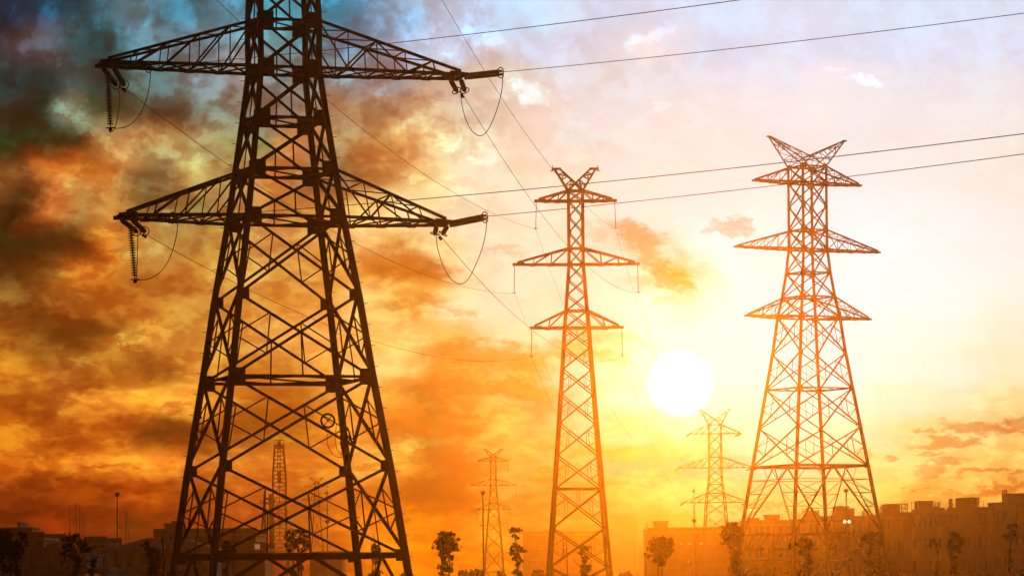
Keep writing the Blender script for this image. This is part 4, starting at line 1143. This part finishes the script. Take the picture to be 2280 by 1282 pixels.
tree(995, 200, [(985, 1188, 10, 6), (1000, 1190, 15, 7), (995, 1206, 24, 15, 1.3), (1010, 1215, 16, 12), (980, 1208, 12, 12), (968, 1207, 5, 5, .6), (1021, 1199, 5, 4, .8), (993, 1226, 20, 12, 1.2), (986, 1243, 9, 10, .9), (1005, 1240, 8, 10, .7), (992, 1262, 18, 12, .9), (1004, 1268, 9, 8), (988, 1278, 10, 6), (963, 1219, 3, 3, .7)],
     [([(984, 1420), (985, 1290), (986, 1250), (992, 1220)], 2.2, 1.4), ([(1000, 1420), (1000, 1280), (1002, 1240)], 1.8, 1.2)], 'stout dense tree standing alone between the big pylon and the small distant one', 20, dens=1.1)
tree(1151, 205, [(1145, 1179, 12, 8), (1157, 1180, 7, 6), (1148, 1196, 7, 6, .8), (1150, 1215, 14, 8), (1142, 1227, 8, 7), (1160, 1224, 8, 7), (1152, 1240, 10, 8), (1153, 1256, 7, 9), (1162, 1247, 5, 5, .8), (1152, 1276, 12, 12), (1171, 1226, 4, 2.5)],
     [([(1152, 1420), (1153, 1285), (1151, 1225), (1148, 1185)], 2.2, 1.1)], 'tall narrow tree of stacked leaf clumps midway to the centre pylon', 21)
tree(1301, 215, [(1303, 1219, 9, 8), (1312, 1216, 5, 3, .8), (1296, 1232, 5, 6, .7), (1302, 1245, 10, 9), (1302, 1262, 14, 11), (1301, 1278, 14, 9), (1289, 1230, 4, 4, .7)],
     [([(1302, 1420), (1302, 1290), (1303, 1222)], 2.0, 1.1)], 'slim leafy tree between the legs of the centre pylon', 22, bare=([(1300, 1262), (1285, 1255), (1279, 1245), (1281, 1237)], [(1310, 1262), (1318, 1250), (1317, 1240)]))
tree(1470, 215, [(1472, 1198, 12, 7), (1460, 1206, 14, 10), (1480, 1208, 16, 12, 1.2), (1470, 1222, 26, 15, 1.4), (1492, 1205, 8, 8), (1488, 1228, 12, 12), (1452, 1222, 10, 9), (1466, 1242, 14, 9), (1474, 1252, 13, 8), (1440, 1233, 6, 3, .7), (1446, 1239, 5, 3, .7), (1498, 1210, 5, 5)],
     [([(1465, 1420), (1466, 1280), (1466, 1240)], 1.8, 1.4), ([(1475, 1420), (1474, 1275), (1476, 1240)], 1.8, 1.4)], 'round tree on two thin trunks before the building below the sun', 23, dens=1.15)
tree(1631, 215, [(1632, 1168, 14, 8), (1620, 1178, 13, 9), (1642, 1178, 15, 11), (1630, 1192, 25, 16, 1.4), (1618, 1190, 10, 10), (1645, 1200, 12, 12), (1630, 1212, 16, 10), (1638, 1232, 14, 12), (1640, 1248, 13, 13), (1632, 1262, 12, 12), (1640, 1276, 10, 8), (1608, 1210, 4, 4, .7)],
     [([(1628, 1420), (1628, 1270), (1630, 1215)], 3.0, 1.6)], 'tall tree of two dense masses at the left foot of the wide right pylon', 24, dens=1.15)
tree(1790, 220, [(1790, 1205, 16, 8), (1775, 1212, 15, 8), (1800, 1213, 14, 11), (1795, 1228, 14, 12), (1802, 1248, 12, 10), (1798, 1266, 14, 12), (1778, 1274, 10, 6), (1764, 1216, 8, 4, .8), (1788, 1278, 12, 6)],
     [([(1800, 1420), (1800, 1285), (1797, 1225)], 2.2, 1.5), ([(1776, 1300), (1771, 1262), (1771, 1240), (1775, 1218)], 1.6, 1.0)], 'leaning mushroom-shaped tree inside the base of the wide right pylon', 25, dens=1.15)
tree(1937, 225, [(1930, 1189, 12, 6), (1945, 1187, 14, 6), (1962, 1192, 9, 8), (1922, 1200, 7, 6, .8), (1935, 1203, 14, 8), (1938, 1218, 9, 10, .9), (1938, 1234, 11, 10), (1936, 1254, 12, 12), (1939, 1276, 13, 10), (1960, 1210, 6, 9), (1957, 1228, 5, 8, .8), (1959, 1246, 7, 9), (1957, 1262, 7, 9), (1958, 1278, 9, 8)],
     [([(1936, 1420), (1937, 1280), (1938, 1205)], 2.0, 1.2), ([(1957, 1420), (1957, 1280), (1960, 1200)], 1.8, 1.0)], 'tree with two knobbly columns at the right foot of the wide right pylon', 26)
tree(2086, 215, [(2077, 1202, 8, 6), (2073, 1213, 6, 4, .8), (2086, 1212, 5, 5, .7), (2088, 1228, 3, 4, .8), (2087, 1262, 4, 5, .8), (2086, 1276, 6, 6, .8)],
     [([(2088, 1420), (2088, 1260), (2087, 1225), (2086, 1212)], 1.9, 1.0)], 'thin lollipop sapling left of its leafier neighbour at the right', 27, bare=([(2086, 1215), (2093, 1203), (2098, 1193)], [(2083, 1212), (2075, 1206)], [(2086, 1220), (2070, 1211)]))
tree(2126, 215, [(2124, 1192, 10, 7), (2115, 1202, 10, 9), (2134, 1197, 8, 8), (2140, 1210, 9, 10, .8), (2118, 1218, 12, 9, .9), (2144, 1205, 5, 6, .8), (2136, 1226, 9, 9, .8), (2120, 1235, 6, 6, .8), (2126, 1246, 9, 8, .8), (2123, 1262, 8, 8, .9), (2124, 1277, 12, 8)],
     [([(2124, 1420), (2124, 1285), (2123, 1240), (2118, 1215)], 2.0, 1.2), ([(2124, 1260), (2134, 1235), (2138, 1210)], 1.2, .8)], 'leafy young tree of many small clumps right of the lollipop sapling', 28)
tree(2250, 205, [(2259, 1170, 8, 6), (2246, 1173, 6, 5, .8), (2256, 1186, 10, 10), (2249, 1198, 9, 9, .9), (2264, 1195, 5, 6, .7), (2249, 1226, 9, 7), (2249, 1249, 7, 4), (2246, 1266, 4, 4, .8), (2234, 1194, 5, 3, .6)],
     [([(2249, 1420), (2249, 1280), (2249, 1230), (2252, 1185)], 2.2, 1.1)], 'tall thin tree of separate tufts near the right edge', 29, bare=([(2249, 1205), (2238, 1196), (2228, 1191)],))
tree(2279, 200, [(2279, 1278, 10, 10), (2276, 1196, 3, 2, .6)], [([(2282, 1420), (2281, 1270), (2282, 1200)], 1.8, 1.0)], 'part of a tree cut off by the right edge, low tuft at its foot', 30, bare=([(2282, 1205), (2277, 1198), (2270, 1194)],))
# low shrubs on the horizon line
GS = 'far low shrubs on the horizon'
shr = [(1030, 1268, 14), (1062, 1266, 16), (1118, 1272, 10), (1198, 1268, 14), (1222, 1270, 12), (1386, 1272, 10), (1402, 1270, 9), (1706, 1276, 16), (1862, 1276, 14), (2020, 1275, 16), (2175, 1274, 18), (2208, 1276, 12), (905, 1274, 16), (118, 1276, 20)]
place = ['left of the small distant pylon beside the stout tree', 'just left of the small distant pylon', 'at the right foot of the small distant pylon', 'left of the centre pylon\'s foot', 'touching the centre pylon\'s left foot',
         'right of the centre pylon\'s foot', 'a little right of the centre pylon, smallest of all', 'inside the left legs of the wide right pylon', 'under the twin globe lamp', 'between the wide right pylon and the lollipop sapling',
         'between the leafy young tree and the tufted tree', 'left of the tall thin tufted tree', 'just right of the big pylon\'s right leg', 'below the low shed at the left']
for i, ((x, y, rx), pl) in enumerate(zip(shr, place)):
    tree(x, 380, [(x - rx*.4, y + 8, rx*.7, 9), (x + rx*.4, y + 10, rx*.7, 9), (x, y + 6, rx*.5, 6), (x, y + 26, rx, 16)], [([(x, 1420), (x, y + 10)], 1.0, .5)],
         'low shrub ' + pl, 60 + i, ls=.2, name='shrub', dens=.9, group=GS)
